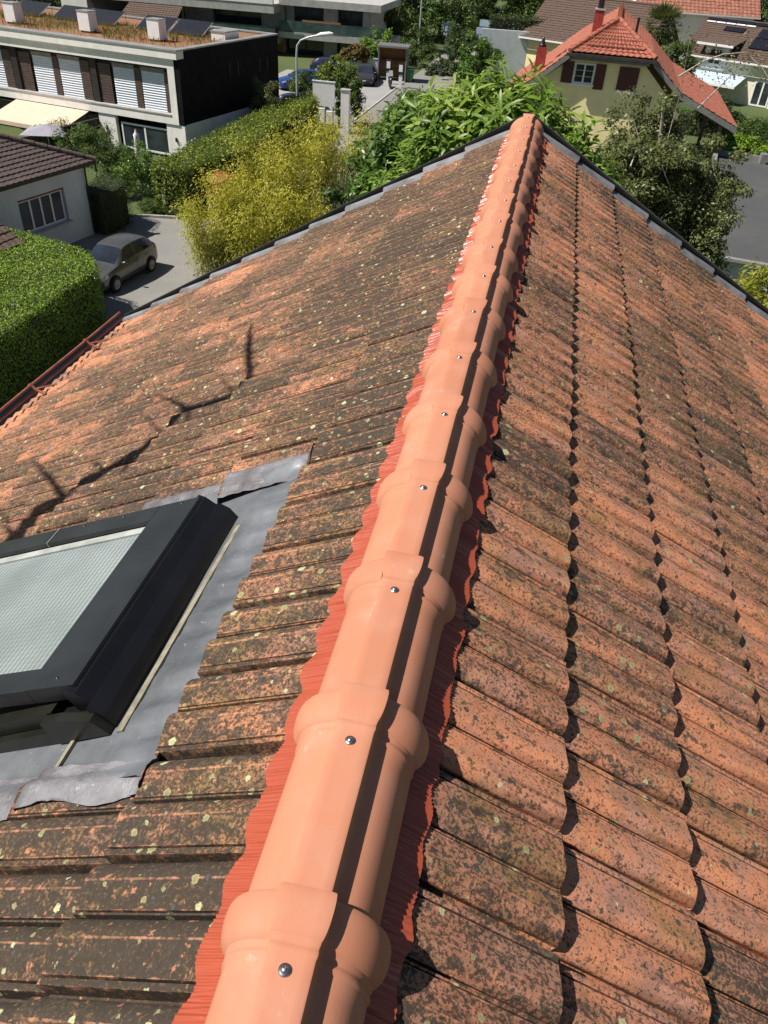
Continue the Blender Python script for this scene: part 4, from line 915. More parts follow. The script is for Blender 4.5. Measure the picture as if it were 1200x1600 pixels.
cl = MB(); V = []; n = 16
for (z, r) in ((.25,.17),(.30,.20),(.8,.17),(1.25,.13),(1.45,.16),(1.55,.07),(1.72,.03)):
    for j in range(n): rr = r*(1+.16*(-1)**j); V.append((rr*math.cos(2*math.pi*j/n), rr*math.sin(2*math.pi*j/n), z))
cl.add(V, [(i*n+j, i*n+(j+1)%n, (i+1)*n+(j+1)%n, (i+1)*n+j) for i in range(6) for j in range(n)], True); cl.build('canopy', M['offwhite_cloth'], o)
c = at_z(348, 276, -9.2); o = thing('parasol', 'red parasol behind the yellow bamboo', 'parasol', (c[0],c[1],GZ)); MB().tube([(0,0,0),(0,0,2.0)], .03, 8).build('pole', M['lamp_metal'], o)
cp = MB(); V = [(0,0,2.05)]; n = 12
for (r, z) in ((.4,1.92),(.7,1.72),(.74,1.6)):
    for j in range(n): V.append((r*math.cos(2*math.pi*j/n), r*math.sin(2*math.pi*j/n), z))
cp.add(V, [(0,1+j,1+(j+1)%n) for j in range(n)]+[(1+i*n+j, 1+(i+1)*n+j, 1+(i+1)*n+(j+1)%n, 1+i*n+(j+1)%n) for i in range(2) for j in range(n)], True); cp.build('canopy', M['red_cloth'], o)

# --- cars
def interp(x, xs, ys): return float(np.interp(x, xs, ys))
def make_car(label, paint, loc, rz, L=3.97, Wd=.84, Hh=1.46, group=None):
    """nose towards -y; local x across"""
    car = thing('parked_car', label, 'car', loc, rz, group); s = L/3.97; hz = Hh/1.46
    X = [0,.05,.14,.30,.60,.92,1.02,1.25,1.5,1.78,2.0,2.4,2.9,3.25,3.45,3.62,3.78,3.88,3.94,3.97]
    TOP = [.58,.68,.735,.79,.865,.925,.955,1.10,1.26,1.405,1.445,1.46,1.44,1.395,1.345,1.22,1.06,.93,.80,.66]
    BELT = [.57,.66,.71,.76,.83,.885,.90,.915,.925,.93,.935,.945,.955,.965,.975,.98,.97,.90,.79,.65]
    HWD = [.52,.64,.72,.775,.81,.825,.83,.835,.84,.84,.84,.84,.835,.825,.81,.79,.765,.73,.69,.64]
    RW = [.40,.50,.56,.60,.62,.63,.64,.635,.60,.575,.57,.57,.565,.555,.545,.56,.585,.58,.55,.48]
    BOT = [.30,.24,.21,.19,.18,.18,.18,.18,.18,.18,.18,.18,.18,.18,.18,.19,.21,.25,.30,.36]
    def sec(x):
        t, b, h, r, z0 = (interp(x, X, A) for A in (TOP, BELT, HWD, RW, BOT)); h *= Wd/.84; r *= Wd/.84
        return [(h*.90,z0),(h*.985,z0+.12),(h,z0+.28),(h*.995,(z0+b)/2+.1),(h*.975,b-.07),(h*.945,b),(h*.945+(r-h*.945)*.5,b+(t-b)*.50),(r,t-.045*min(1,(t-b)/.3+.35)),(r*.72,t-.012),(r*.35,t),(0,t+.002)]
    xs = sorted(set(X+[.1,.2,.45,.75,1.12,1.38,1.62,1.9,2.2,2.65,3.08])); V = []; half = 11; full_n = 21
    for x in xs:
        sc = sec(x)
        for (a, z) in sc: V.append((a*1.0, x*s-L/2, z*hz))
        for (a, z) in sc[-2::-1]: V.append((-a, x*s-L/2, z*hz))
    F = [(i*full_n+j, i*full_n+j+1, (i+1)*full_n+j+1, (i+1)*full_n+j) for i in range(len(xs)-1) for j in range(full_n-1)]
    F += [tuple(range(full_n))[::-1], tuple((len(xs)-1)*full_n+j for j in range(full_n))]
    b = MB(); b.add(V, F, True); body = b.build('body', paint, car, sharp=35)
    def patch(name, mat, x0, x1, j0, j1, side, n=7, off=.006, inset0=0.0, inset1=0.0):
        """a panel following the body between stations x0..x1 and section points j0..j1 (fractions)"""
        P = []
        for i in range(n+1):
            for jj in range(5):
                f = jj/4; x = x0+(x1-x0)*i/n + (inset0*(1-i/n)-inset1*(i/n))*f; sc = sec(x); j = j0+(j1-j0)*f; k0 = int(min(j, 9.999)); u = j-k0
                a = sc[k0][0]*(1-u)+sc[k0+1][0]*u; z = sc[k0][1]*(1-u)+sc[k0+1][1]*u
                P.append(((a+off)*side, x*s-L/2, z*hz+off*.5))
        f_ = [(i*5+j, i*5+j+1, (i+1)*5+j+1, (i+1)*5+j) for i in range(n) for j in range(4)]
        mm = MB(); mm.add(P, f_ if side < 0 else [q[::-1] for q in f_], True); return mm.build(name, mat, car)
    for sd in (-1, 1):
        patch('side_window', M['car_glass'], 1.30, 2.28, 5.12, 6.85, sd, inset0=.38); patch('side_window', M['car_glass'], 2.36, 3.32, 5.12, 6.85, sd, inset1=.28)
        patch('sill_trim', M['black_plastic'], .95, 3.05, .05, .8, sd)
    def wide(name, mat, x0, x1, e0, e1, n=8, off=.008):
        P = []
        for i in range(n+1):
            x = x0+(x1-x0)*i/n; sc = sec(x); row = [(sc[7][0]*e0, sc[7][1]+.004),(sc[8][0]*e0,sc[8][1]),(sc[9][0],sc[9][1]),(0,sc[10][1])]
            for (a, z) in row: P.append((a, x*s-L/2-(off if x < 2 else -off), z*hz+off))
            for (a, z) in row[-2::-1]: P.append((-a, x*s-L/2-(off if x < 2 else -off), z*hz+off))
        mm = MB(); mm.add(P, [(i*7+j, i*7+j+1, (i+1)*7+j+1, (i+1)*7+j) for i in range(n) for j in range(6)], True); return mm.build(name, mat, car)
    wide('windscreen', M['car_glass'], 1.05, 1.72, .97, .97); wide('rear_window', M['car_glass'], 3.50, 3.76, .93, .93)
    for sd in (-1, 1):
        for wx in (.72, 3.19):
            y = wx*s-L/2; xo = sd*(Wd-.012)
            MB().lathe([(0,.0),(.335,.0),(.345,.006)][::1], (sd*(Wd+.002),y,.31), 28, 'x').build('wheel_arch', M['black_plastic'], car)
            wh = MB().lathe([(.20,-.10),(.27,-.10),(.298,-.08),(.300,.0),(.298,.05),(.27,.07),(.205,.07)], (sd*(Wd-.02)-(.0 if sd > 0 else .0),y,.30), 28, 'x'); w0 = wh.build('wheel', M['rubber'], car)
            MB().lathe([(.205,.055),(.19,.045),(.06,.05),(0,.055)], (sd*(Wd-.02),y,.30), 28, 'x').build('rim', M['alloy'], w0) if sd > 0 else MB().lathe([(.205,-.055),(.19,-.098),(.06,-.103),(0,-.105)], (sd*(Wd-.02),y,.30), 28, 'x').build('rim', M['alloy'], w0)
        mr = MB(); mr.tube([(sd*.80,1.32*s-L/2,.95*hz),(sd*.90,1.30*s-L/2,.97*hz),(sd*.99,1.31*s-L/2,.985*hz),(sd*1.0,1.32*s-L/2,.985*hz)], [.03,.06,.07,.03], 8); mr.build('mirror', paint, car)
        patch('headlight', M['lamp_glass'], .07, .40, 3.5, 5.0, sd, n=5, off=.010)
        patch('tail_light', M['redlamp'], 3.66, 3.90, 3.6, 5.0, sd, n=4, off=.010)
    yf = -L/2
    part(car, 'grille', M['black_plastic'], (-.46,yf+.005,.545*hz,.46,yf-.012,.60*hz)); part(car, 'grille_trim', M['chrome'], (-.46,yf+.0,.535*hz,.46,yf-.016,.544*hz))
    part(car, 'lower_grille', M['black_plastic'], (-.50,yf+.02,.30*hz,.50,yf-.014,.415*hz)); part(car, 'number_plate', M['white'], (-.16,yf+.01,.435*hz,.16,yf-.018,.505*hz))
    lip = MB(); lip.tube([(-.66,yf+.16,.25),(-.5,yf+.02,.25),(0,yf-.02,.25),(.5,yf+.02,.25),(.66,yf+.16,.25)], .035, 8); lip.build('bumper_lip', M['chrome'] if paint == M['paint_taupe'] else M['black_plastic'], car)
    part(car, 'door_joint', M['black_plastic'], (-Wd-.0015,2.30*s-L/2,.30,-Wd+.02,2.31*s-L/2,.90), (Wd-.02,2.30*s-L/2,.30,Wd+.0015,2.31*s-L/2,.90))
    for sd in (-1, 1):
        for x in (2.12, 3.02): MB().tube([(sd*(Wd-.008),(x-.1)*s-L/2,.80*hz),(sd*(Wd+.018),x*s-L/2,.80*hz),(sd*(Wd-.008),(x+.1)*s-L/2,.80*hz)], .012, 6).build('door_handle', paint, car)
    return car
fr0 = at_z(183,455,GZ); re0 = at_z(237.5,423,GZ); dv = re0-fr0; hd = math.atan2(dv[1], dv[0]); 
nx = np.array([-math.sin(hd), math.cos(hd)])     # left of the driving line: the far side of the car
mid = (fr0+re0)/2; cc = mid[:2]+nx*.80
make_car('taupe metallic hatchback parked on the driveway beside the clipped hedge', M['paint_taupe'], (cc[0],cc[1],GZ), hd-math.pi/2)
c = at_z(462, 140, GZ); make_car('bright blue car parked behind the tall street lamp', M['paint_blue'], (c[0]+.3,c[1]+.6,GZ), math.radians(-50), 4.2, .88, 1.5)
c = at_z(572, 132, GZ); make_car('dark grey car parked left of the timber shelter', M['paint_dark'], (c[0]-.2,c[1]+.8,GZ), math.radians(8), 4.3, .89, 1.5)
c = at_z(520, 118, GZ); make_car('navy car parked before the apartment block', M['paint_navy'], (c[0],c[1],GZ), math.radians(80), 4.3, .88, 1.48)
c = at_z(478, 178, GZ); make_car('dark blue car with a white notice board behind it', M['paint_navy'], (c[0],c[1]-1.2,GZ), math.radians(86), 4.2, .88, 1.5)
# ---------------------------------------------------------------- plants
def unit(a): return a/np.maximum(np.linalg.norm(a, axis=1, keepdims=True), 1e-9)
def leaf_object(name, pos, nrm, length, width, mat, parent, origin, seed=0, fold=False, dirs=None, rnd=None, droop=.25):
    r = np.random.default_rng(seed); n = len(pos); pos = pos-np.array(origin)
    nrm = unit(nrm)
    if dirs is None: dirs = r.normal(0,1,(n,3)); dirs[:,2] -= droop
    dirs = unit(dirs-nrm*(np.sum(dirs*nrm,1,keepdims=True))*.85); side = unit(np.cross(nrm, dirs)); up = np.cross(dirs, side)
    L = (length*r.uniform(.65,1.3,n))[:,None]; W = (width*r.uniform(.7,1.25,n))[:,None]
    if rnd is None: rnd = r.random(n)
    if fold:
        c = [pos, pos+dirs*L*.30+side*W*.45+up*W*.16, pos+dirs*L*.72+side*W*.40+up*W*.02-up*L*.05, pos+dirs*L-up*L*.16, pos+dirs*L*.72-side*W*.40+up*W*.02-up*L*.05, pos+dirs*L*.30-side*W*.45+up*W*.16, pos+dirs*L*.35-up*W*.02, pos+dirs*L*.74-up*L*.07]
        V = np.stack(c, 1).reshape(-1,3); k = 8
        q = np.array([[0,6,1,1],[6,7,2,1],[7,3,2,2],[0,5,6,6],[5,4,7,6],[4,3,7,7]]); 
        tri = [[0,6,1],[6,7,2,1],[7,3,2],[0,5,6],[5,4,7,6],[4,3,7]]
        idx = []; tot = []
        b = (np.arange(n)*k)
        loops = np.concatenate([np.array(t) for t in tri]); lens = np.array([len(t) for t in tri])
        idx = (b[:,None]+loops[None,:]).reshape(-1); tot = np.tile(lens, n)
    else:
        V = np.stack([pos, pos+dirs*L*.48+side*W*.5+up*L*.04, pos+dirs*L-up*L*.08, pos+dirs*L*.48-side*W*.5+up*L*.04], 1).reshape(-1,3); k = 4
        idx = np.arange(n*4); tot = np.full(n, 4)
    me = bpy.data.meshes.new(name); me.vertices.add(len(V)); me.vertices.foreach_set('co', V.astype(np.float32).ravel())
    me.loops.add(len(idx)); me.loops.foreach_set('vertex_index', idx.astype(np.int32)); me.polygons.add(len(tot))
    st = np.concatenate([[0], np.cumsum(tot)[:-1]]); me.polygons.foreach_set('loop_start', st.astype(np.int32)); me.polygons.foreach_set('loop_total', tot.astype(np.int32))
    me.update(calc_edges=True); me.validate()
    a = me.attributes.new('rnd', 'FLOAT', 'POINT'); a.data.foreach_set('value', np.repeat(rnd, k).astype(np.float32))
    me.materials.append(mat); return link(name, me, parent, 'stuff')

def clump_crown(center, radii, nclump, per, rc, seed, shell=.62, flat=0.0, bottom=-.8):
    """leaf positions and normals for a crown made of clumps spread through an ellipsoid"""
    r = np.random.default_rng(seed); cs = []
    while len(cs) < nclump:
        d = r.normal(0,1,3); d /= np.linalg.norm(d)
        if d[2] < bottom: continue
        rad = shell+(1-shell)*r.random() if r.random() < .8 else r.random()*shell
        cs.append(d*rad*(1+.14*math.sin(5*d[0]+seed)+.10*math.sin(7*d[1]+2*seed)))
    cs = np.array(cs)*np.array(radii)+np.array(center)
    pp = []; nn = []; tone = []
    for c in cs:
        k = int(per*r.uniform(.6,1.4)); rr = rc*r.uniform(.6,1.35); o = r.normal(0,1,(k,3)); o = unit(o)*(r.random((k,1))**.42)*rr; o[:,2] *= .75
        pp.append(c+o); nn.append(unit(o)*.7+np.array([0,0,.75])+r.normal(0,.45,(k,3))); tone.append(np.clip(r.normal(.42,.12)+r.normal(0,.2,k),0,1))
    return np.concatenate(pp), np.concatenate(nn), np.concatenate(tone), cs

def branches(base, top, cs, mat, parent, origin, r0, seed, nb=9, name='trunk', wig=.12):
    r = random.Random(seed); b = MB(); O = Vector(origin); base = Vector(base)-O; top = Vector(top)-O; h = (top-base).length
    pts = [base.lerp(top, t)+Vector((r.uniform(-1,1),r.uniform(-1,1),0))*wig*h*.3*t for t in (0,.25,.5,.75,1)]
    b.tube(pts, [r0,r0*.82,r0*.62,r0*.42,r0*.2], 9)
    sel = r.sample(range(len(cs)), min(nb, len(cs)))
    for i in sel:
        c = Vector(cs[i])-O; t = r.uniform(.3,.85); s = base.lerp(top, t); m_ = s.lerp(c,.5)+Vector((r.uniform(-1,1),r.uniform(-1,1),r.uniform(.0,1)))*.12*(c-s).length
        b.tube([s, m_, c], [r0*.34*(1.1-t*.5), r0*.22, r0*.07], 6)
    return b.build(name, mat, parent)

def tree(name, label, base, crown_c, radii, leaf, ll, lw, nclump, per, rc, seed, cat='tree', group=None, bark='bark', r0=.16, nb=9, fold=False, shell=.62, bottom=-.8, droop=.25):
    o = thing(name, label, cat, base, 0, group)
    P, N, tn, cs = clump_crown(crown_c, radii, nclump, per, rc, seed, shell, bottom=bottom)
    branches(base, (crown_c[0],crown_c[1],crown_c[2]+radii[2]*.5), cs, M[bark], o, base, r0, seed, nb)
    leaf_object('crown', P, N, ll, lw, LF[leaf], o, base, seed, fold, None, tn, droop); return o

def clipped(name, label, poly, z0, z1, leaf, dens, ll, lw, seed, cat='hedge', rough=.05, group=None, core='dark'):
    """a clipped hedge: leaves over the faces of an extruded outline around a twiggy core"""
    r = np.random.default_rng(seed); base = (float(np.mean([p[0] for p in poly])), float(np.mean([p[1] for p in poly])), z0)
    o = thing(name, label, cat, base, 0, group); c = np.array(base[:2]); poly = [np.array(p, float) for p in poly]
    cm = MB(); cm.prism([tuple((p-c)*.0+(p-c)-(p-c)/np.linalg.norm(p-c)*.18) for p in poly], 0, z1-z0-.14); cm.build('twigs', M['leafcore'], o)
    PP = []; NN = []; k = len(poly)
    for i in range(k):
        a, b = poly[i], poly[(i+1)%k]; e = b-a; Lh = np.linalg.norm(e); nrm = np.array([e[1],-e[0]])/Lh
        n = int(dens*Lh*(z1-z0)); u = r.random(n); z = z0+(z1-z0)*r.random(n)
        P = np.stack([a[0]+e[0]*u, a[1]+e[1]*u, z], 1); N_ = np.tile(np.array([nrm[0],nrm[1],.35]), (n,1))
        P[:,:2] += nrm*(r.normal(0,rough,n)-.02+.05*np.sin(u*Lh*3.1+z*2.0))[:,None]; PP.append(P); NN.append(N_+r.normal(0,.5,(n,3)))
    # top
    tri = [(poly[0], poly[i], poly[i+1]) for i in range(1, k-1)]
    for (a, b, c3) in tri:
        ar = abs(np.cross(b-a, c3-a))/2; n = int(dens*1.25*ar); u, v_ = r.random(n), r.random(n); s = u+v_ > 1; u[s], v_[s] = 1-u[s], 1-v_[s]
        xy = a+(b-a)*u[:,None]+(c3-a)*v_[:,None]; z = z1+r.normal(0,rough,n)+.06*np.sin(xy[:,0]*2.3)*np.cos(xy[:,1]*1.9)
        PP.append(np.column_stack([xy,z])); NN.append(np.array([0,0,1])+r.normal(0,.55,(n,3)))
    leaf_object('foliage', np.concatenate(PP), np.concatenate(NN), ll, lw, LF[leaf], o, base, seed); return o
M['leafcore'] = simple('hedge_twigs', (.022,.026,.010), .95, .4, 8, bump=.6, bscale=12)

# clipped hedge beside the driveway, golden hedge, dark hedge by the bungalow
clipped('hedge', 'tall box-clipped bright green hedge beside the parked taupe hatchback', [(-14.45,12.0),(-14.5,23.6),(-15.6,25.0),(-21.5,26.8),(-22.2,25.4),(-17.4,23.0),(-17.2,12.0)], GZ, -9.0, 'hedge', 520, .085, .035, 21)
clipped('hedge', 'golden yellow-green hedge running along the black end wall', [(-18.2,35.9),(-16.5,35.9),(-15.3,40.5),(-15.6,56.5),(-17.3,56.5),(-17.4,41.5)], GZ, -8.75, 'hedge_gold', 300, .14, .06, 22, rough=.13)
o_ = clipped('hedge', 'dark rounded hedge between bungalow corner and driveway', [(-20.1,32.4),(-18.9,31.9),(-18.5,33.0),(-18.7,34.3),(-20.2,34.9)], GZ, -9.1, 'dark', 420, .07, .03, 23)
clipped('hedge', 'long clipped hedge on the lawn before the blue awning', [(8,70),(24,67.5),(24.2,68.9),(8.2,71.4)], GZ, -9.5, 'mid', 60, .2, .09, 24, rough=.1)
p_ = at_y(790, 30, 88); clipped('hedge', 'dark clipped hedge on top of the white garden wall', [(p_[0]-1.5,87.7),(p_[0]+9.5,88.9),(p_[0]+9.5,91),(p_[0]-1.5,90)], GZ, at_y(790,26,88.5)[2], 'dark', 70, .2, .09, 25, rough=.1)

# bamboo clumps between driveway and road
def bamboo(label, base, top, rad, n, seed):
    o = thing('bamboo', label, 'bamboo', base, 0, 'yellow bamboo clumps along the driveway'); r = np.random.default_rng(seed); h = top-base[2]
    cm = MB(); P = []; N = []; D = []; TN = []
    for i in range(n):
        a = r.random()*2*math.pi; q = rad*math.sqrt(r.random()); bx, by = q*.55*math.cos(a), q*.55*math.sin(a); lean = r.uniform(.2,.75)*rad; hh = h*r.uniform(.72,1.02)
        ln = np.array([math.cos(a)*lean+r.normal(0,.15), math.sin(a)*lean+r.normal(0,.15)])
        pts = [np.array([bx+ln[0]*t**2.2, by+ln[1]*t**2.2, hh*(t-.10*t**4)]) for t in np.linspace(0,1,7)]
        cm.tube([tuple(p) for p in pts], [.016,.015,.014,.012,.010,.007,.003], 5, False)
        kk = int(330*r.uniform(.7,1.3)); t = r.uniform(.12,1.02,kk); pt = np.stack([np.interp(t, np.linspace(0,1,7), [p[j] for p in pts]) for j in range(3)], 1)
        out = r.normal(0,1,(kk,3))*np.array([.30,.30,.16])*(1.15-.5*t)[:,None]; pt += out
        P.append(pt); N.append(np.array([0,0,.8])+unit(out)*.8+r.normal(0,.4,(kk,3))); TN.append(np.clip(r.normal(.15,.14)+.52*t+r.normal(0,.16,kk),0,1)); dd = unit(out)+r.normal(0,.5,(kk,3)); dd[:,2] -= .5; D.append(dd)  # leaf tone lightens up each culm: sunlit tops put into the colour
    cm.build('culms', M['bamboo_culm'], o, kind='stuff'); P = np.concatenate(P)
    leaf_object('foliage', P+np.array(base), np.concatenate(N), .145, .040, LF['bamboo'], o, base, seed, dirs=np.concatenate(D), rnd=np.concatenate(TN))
M['bamboo_culm'] = simple('bamboo_culm', (.30,.26,.08), .5, .3, 6)
for i, (x, y, tp, rad, n) in enumerate(((-12.5,29.3,-7.6,1.3,32),(-11.4,30.2,-6.2,1.45,36),(-10.2,31.0,-5.1,1.55,38),(-9.0,31.6,-4.3,1.5,38),(-7.9,32.4,-4.3,1.3,30),(-10.8,29.0,-7.2,1.3,30),(-9.0,29.6,-6.4,1.3,30))):
    bamboo(('lowest feathery yellow-green bamboo clump, spilling over the driveway', 'second-lowest bamboo clump, just behind the one spilling over the driveway', 'middle bamboo clump of the row between driveway and road', 'broad tall bamboo clump near the road end of the row', 'slim tall bamboo clump at the laurel end of the row', 'low bamboo clump in front of the row, nearer the driveway', 'low bamboo clump in front of the row, nearer the laurels')[i], (x,y,GZ), tp, rad, n, 40+i)

# shrubs between bungalow and terrace house
tree('shrub', 'loose pale-flowering shrub in front of the white row house', (-22.6,38.4,GZ), (-22.6,38.4,-9.2), (1.9,1.5,1.5), 'mid', .12, .06, 60, 150, .42, 51, 'shrub', r0=.06, nb=14)
tree('shrub', 'dark leafy shrub beside the white planter wall', (-19.7,37.6,GZ), (-19.7,37.6,-9.7), (1.7,1.3,1.25), 'laurel', .12, .06, 60, 160, .40, 52, 'shrub', r0=.06, nb=8)
tree('shrub', 'low green groundcover shrub behind the kerb', (-18.5,36.2,GZ), (-18.5,36.1,-10.75), (1.0,.55,.35), 'mid', .07, .03, 40, 150, .24, 53, 'shrub', r0=.02, nb=5)
tree('shrub', 'rose bush with pink flowers below the beige awning', (-28.2,45.2,GZ), (-28.2,45.2,-10.2), (2.2,1.1,.8), 'mid', .13, .06, 50, 120, .4, 54, 'shrub', r0=.04, nb=6)
tree('shrub', 'tall grey-green shrub against the black end wall', (-18.0,52.6,GZ), (-18.0,52.6,-8.7), (1.0,1.0,1.5), 'apple', .14, .05, 45, 130, .35, 55, 'shrub', r0=.05, nb=8)
tree('shrub', 'orange-red young shoots beside the bamboo', (-14.2,34.8,GZ), (-14.2,34.8,-9.9), (.9,.9,1.0), 'red_leaf', .11, .05, 26, 90, .28, 56, 'shrub', r0=.03, nb=8)
# laurels in the middle, seen over the left verge
for i, (px, py, Y, rx, rz2, lab, lf) in enumerate(((655,235,30,2.0,1.5,'glossy laurel bush at the bend of the road','laurel'),(640,290,26,1.4,1.5,'rounded laurel bush beside the bamboo','laurel'),(705,245,20,1.7,1.5,'glossy laurel bush below the large bright leaves','laurel'),(625,340,19,1.5,1.6,'shaded laurel bush next to the left verge','dark'),(575,375,21,1.0,1.1,'dark bush between bamboo and left verge','dark'),(660,300,15,1.6,1.6,'low laurel bush close behind the left verge','laurel'),(640,222,34,1.5,.9,'laurel bush with brownish shoots by the road','reddish'))):
    c = at_y(px, py, Y); tree('laurel', lab, (c[0],Y,GZ), tuple(c), (rx,rx*.9,rz2), lf, .15, .065, 80, 190, rx*.22, 60+i, 'shrub', r0=.09, nb=10)
for i, (px, py, Y, rx, rz2, lf, lab) in enumerate(((530,125,60,1.6,1.5,'hedge_gold','bright green shrub beside the white gate pillar'),(545,150,58,1.3,1.7,'mid','clipped green shrub left of the lane'),(490,135,63,1.9,1.1,'mid','mixed shrub in front of the blue car'),(455,215,50,2.2,1.4,'dark','dark shrub at the foot of the curved street lamp'),(405,190,54,1.5,1.0,'mid','green shrub at the corner of the black end wall'))):
    c = at_y(px, py, Y); tree('shrub', lab, (c[0],Y,GZ), tuple(c), (rx,rx*.8,rz2), lf, .20, .09, 45, 110, rx*.25, 70+i, 'shrub', r0=.06, nb=6)

# large-leaved tree just behind the gable
def bigleaf_tree(label, base, center, radii, nsh, seed, ll=.26):
    o = thing('tree', label, 'tree', base); r = np.random.default_rng(seed); P = []; N = []; D = []; T_ = []; cs = []
    for i in range(nsh):
        d = r.normal(0,1,3); d /= np.linalg.norm(d); d[2] = abs(d[2])*.9-.15 if r.random() < .75 else d[2]
        c = np.array(center)+d*np.array(radii)*(.55+.45*r.random()); cs.append(c); k = r.integers(9, 16); tone = np.clip(r.normal(.45,.2),0,1)
        ax = unit(np.array([d*.7+np.array([0,0,.7])+r.normal(0,.3,3)]))[0]; sl_ = r.uniform(.25,.5)
        for j in range(k):
            a = 2.4*j; t = j/k; e1 = np.cross(ax,[0,0,1.0]); e1 /= np.linalg.norm(e1)+1e-6; e2 = np.cross(ax, e1)
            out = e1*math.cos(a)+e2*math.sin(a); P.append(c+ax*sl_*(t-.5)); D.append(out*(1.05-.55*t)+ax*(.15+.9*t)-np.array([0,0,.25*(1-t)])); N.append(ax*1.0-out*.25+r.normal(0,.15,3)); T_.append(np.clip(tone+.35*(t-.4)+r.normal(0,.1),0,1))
    branches(base, (center[0],center[1],center[2]+radii[2]*.4), cs, M['bark'], o, base, .14, seed, 26)
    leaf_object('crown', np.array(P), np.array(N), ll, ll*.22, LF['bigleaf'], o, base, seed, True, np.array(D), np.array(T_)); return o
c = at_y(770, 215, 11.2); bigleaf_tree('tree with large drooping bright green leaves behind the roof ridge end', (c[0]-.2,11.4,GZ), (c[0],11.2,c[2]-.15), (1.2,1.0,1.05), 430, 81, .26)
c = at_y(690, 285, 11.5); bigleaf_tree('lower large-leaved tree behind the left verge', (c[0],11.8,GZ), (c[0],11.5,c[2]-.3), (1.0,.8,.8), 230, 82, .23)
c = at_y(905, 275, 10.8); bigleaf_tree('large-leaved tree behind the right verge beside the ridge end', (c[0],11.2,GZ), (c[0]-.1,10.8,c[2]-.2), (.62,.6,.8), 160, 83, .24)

# grey-green fruit tree
ctr = at_y(1020, 285, 26); fb = (ctr[0]+.3, 26.4, GZ)
ft = thing('fruit_tree', 'grey-green apple tree with pale branches and small yellow fruit', 'tree', fb)
P, N, tn, cs = clump_crown(ctr+np.array([0,0,-.45]), (2.65,2.2,2.25), 460, 150, .36, 91, .5, bottom=-.95)
P2, N2, t2, cs2 = clump_crown(ctr+np.array([.6,-.6,-1.9]), (2.0,1.7,1.5), 250, 150, .40, 92, .5, bottom=-.95)
P3, N3, t3, cs3 = clump_crown(ctr+np.array([-.9,.2,1.6]), (1.1,1.0,1.1), 26, 70, .32, 93, .5)
leaf_object('crown', np.concatenate([P,P2,P3]), np.concatenate([N,N2,N3]), .115, .062, LF['apple'], ft, fb, 94, rnd=np.concatenate([tn,t2,t3]), droop=.6)
branches(fb, (ctr[0],26,ctr[2]+2.2), np.concatenate([cs,cs2]), M['palebark'], ft, fb, .17, 95, 34)
bb = MB(); O = np.array(fb)
for pl in (((1040,330),(1062,320),(1050,300),(1035,262),(1045,210),(1062,150),(1078,60)), ((1058,400),(1063,345),(1055,318),(1040,312)), ((1078,250),(1100,258),(1118,275)), ((1060,120),(1100,95),(1130,85),(1165,82),(1190,105),(1200,120)), ((1090,170),(1120,140),(1150,110),(1170,95)), ((985,260),(1000,220),(985,170),(965,140)), ((1020,290),(1040,255),(1050,225))):
    q = [at_y(x, y, 25.0+.5*math.sin(x)) - O for (x, y) in pl]; bb.tube([tuple(p) for p in q], [.024-.018*i/(len(q)-1) for i in range(len(q))], 6)
bb.build('branch', M['palebark'], ft)
r = np.random.default_rng(96); sel = r.choice(len(P2), 150); fm = MB()
for pnt in np.concatenate([P2[sel[:110]], P[r.choice(len(P), 60)]]): fm.lathe([(0,-.035),(.028,-.02),(.036,0),(.028,.022),(0,.034)], tuple(pnt-O), 6)
fm.build('fruit', simple('yellow_fruit', (.50,.47,.10), .5, .2, 5), ft, kind='stuff')
pp = []
for px, py in ((1160,80),(1180,95),(1110,90),(1130,118),(1195,112),(1070,70),(1085,120),(1150,105)): pp.append(at_y(px,py,25.2)+np.random.default_rng(px).normal(0,.22,(60,3)))
pp = np.concatenate(pp); leaf_object('twig_leaves', pp, np.random.default_rng(3).normal(0,1,(len(pp),3))+np.array([0,0,.6]), .08, .042, LF['apple'], ft, fb, 97)

# yellow-green shrubs at the right edge and lawn shrubs
c = at_y(1215, 455, 13); tree('shrub', 'yellow-green shrub close to the right verge', (c[0],13,GZ), (c[0],13,c[2]-.5), (.85,.8,1.0), 'yellow', .11, .03, 60, 150, .25, 101, 'shrub', r0=.06)
for i, (px, py, Y, rx, rz2, lf, lab) in enumerate(((1175,215,58,2.2,1.1,'mid','rounded green shrub on the lawn behind the garage'),(1140,232,54,1.6,.9,'hedge','low bright shrub behind the garage edge'),(1185,250,53,1.8,.8,'hedge','bright green shrub at the far edge of the garage'),(1050,105,64,1.7,1.6,'mid','green tree between the two brown roofs'),(1050,120,62,1.5,2.0,'dark','dark shrub beside the pale house'),(1120,180,60,1.6,1.0,'dark','dark shrub by the porch post'))):
    c = at_y(px, py, Y); tree('shrub', lab, (c[0],Y,GZ), tuple(c), (rx,rx*.8,rz2), lf, .2, .09, 50, 110, rx*.25, 110+i, 'shrub', r0=.07)

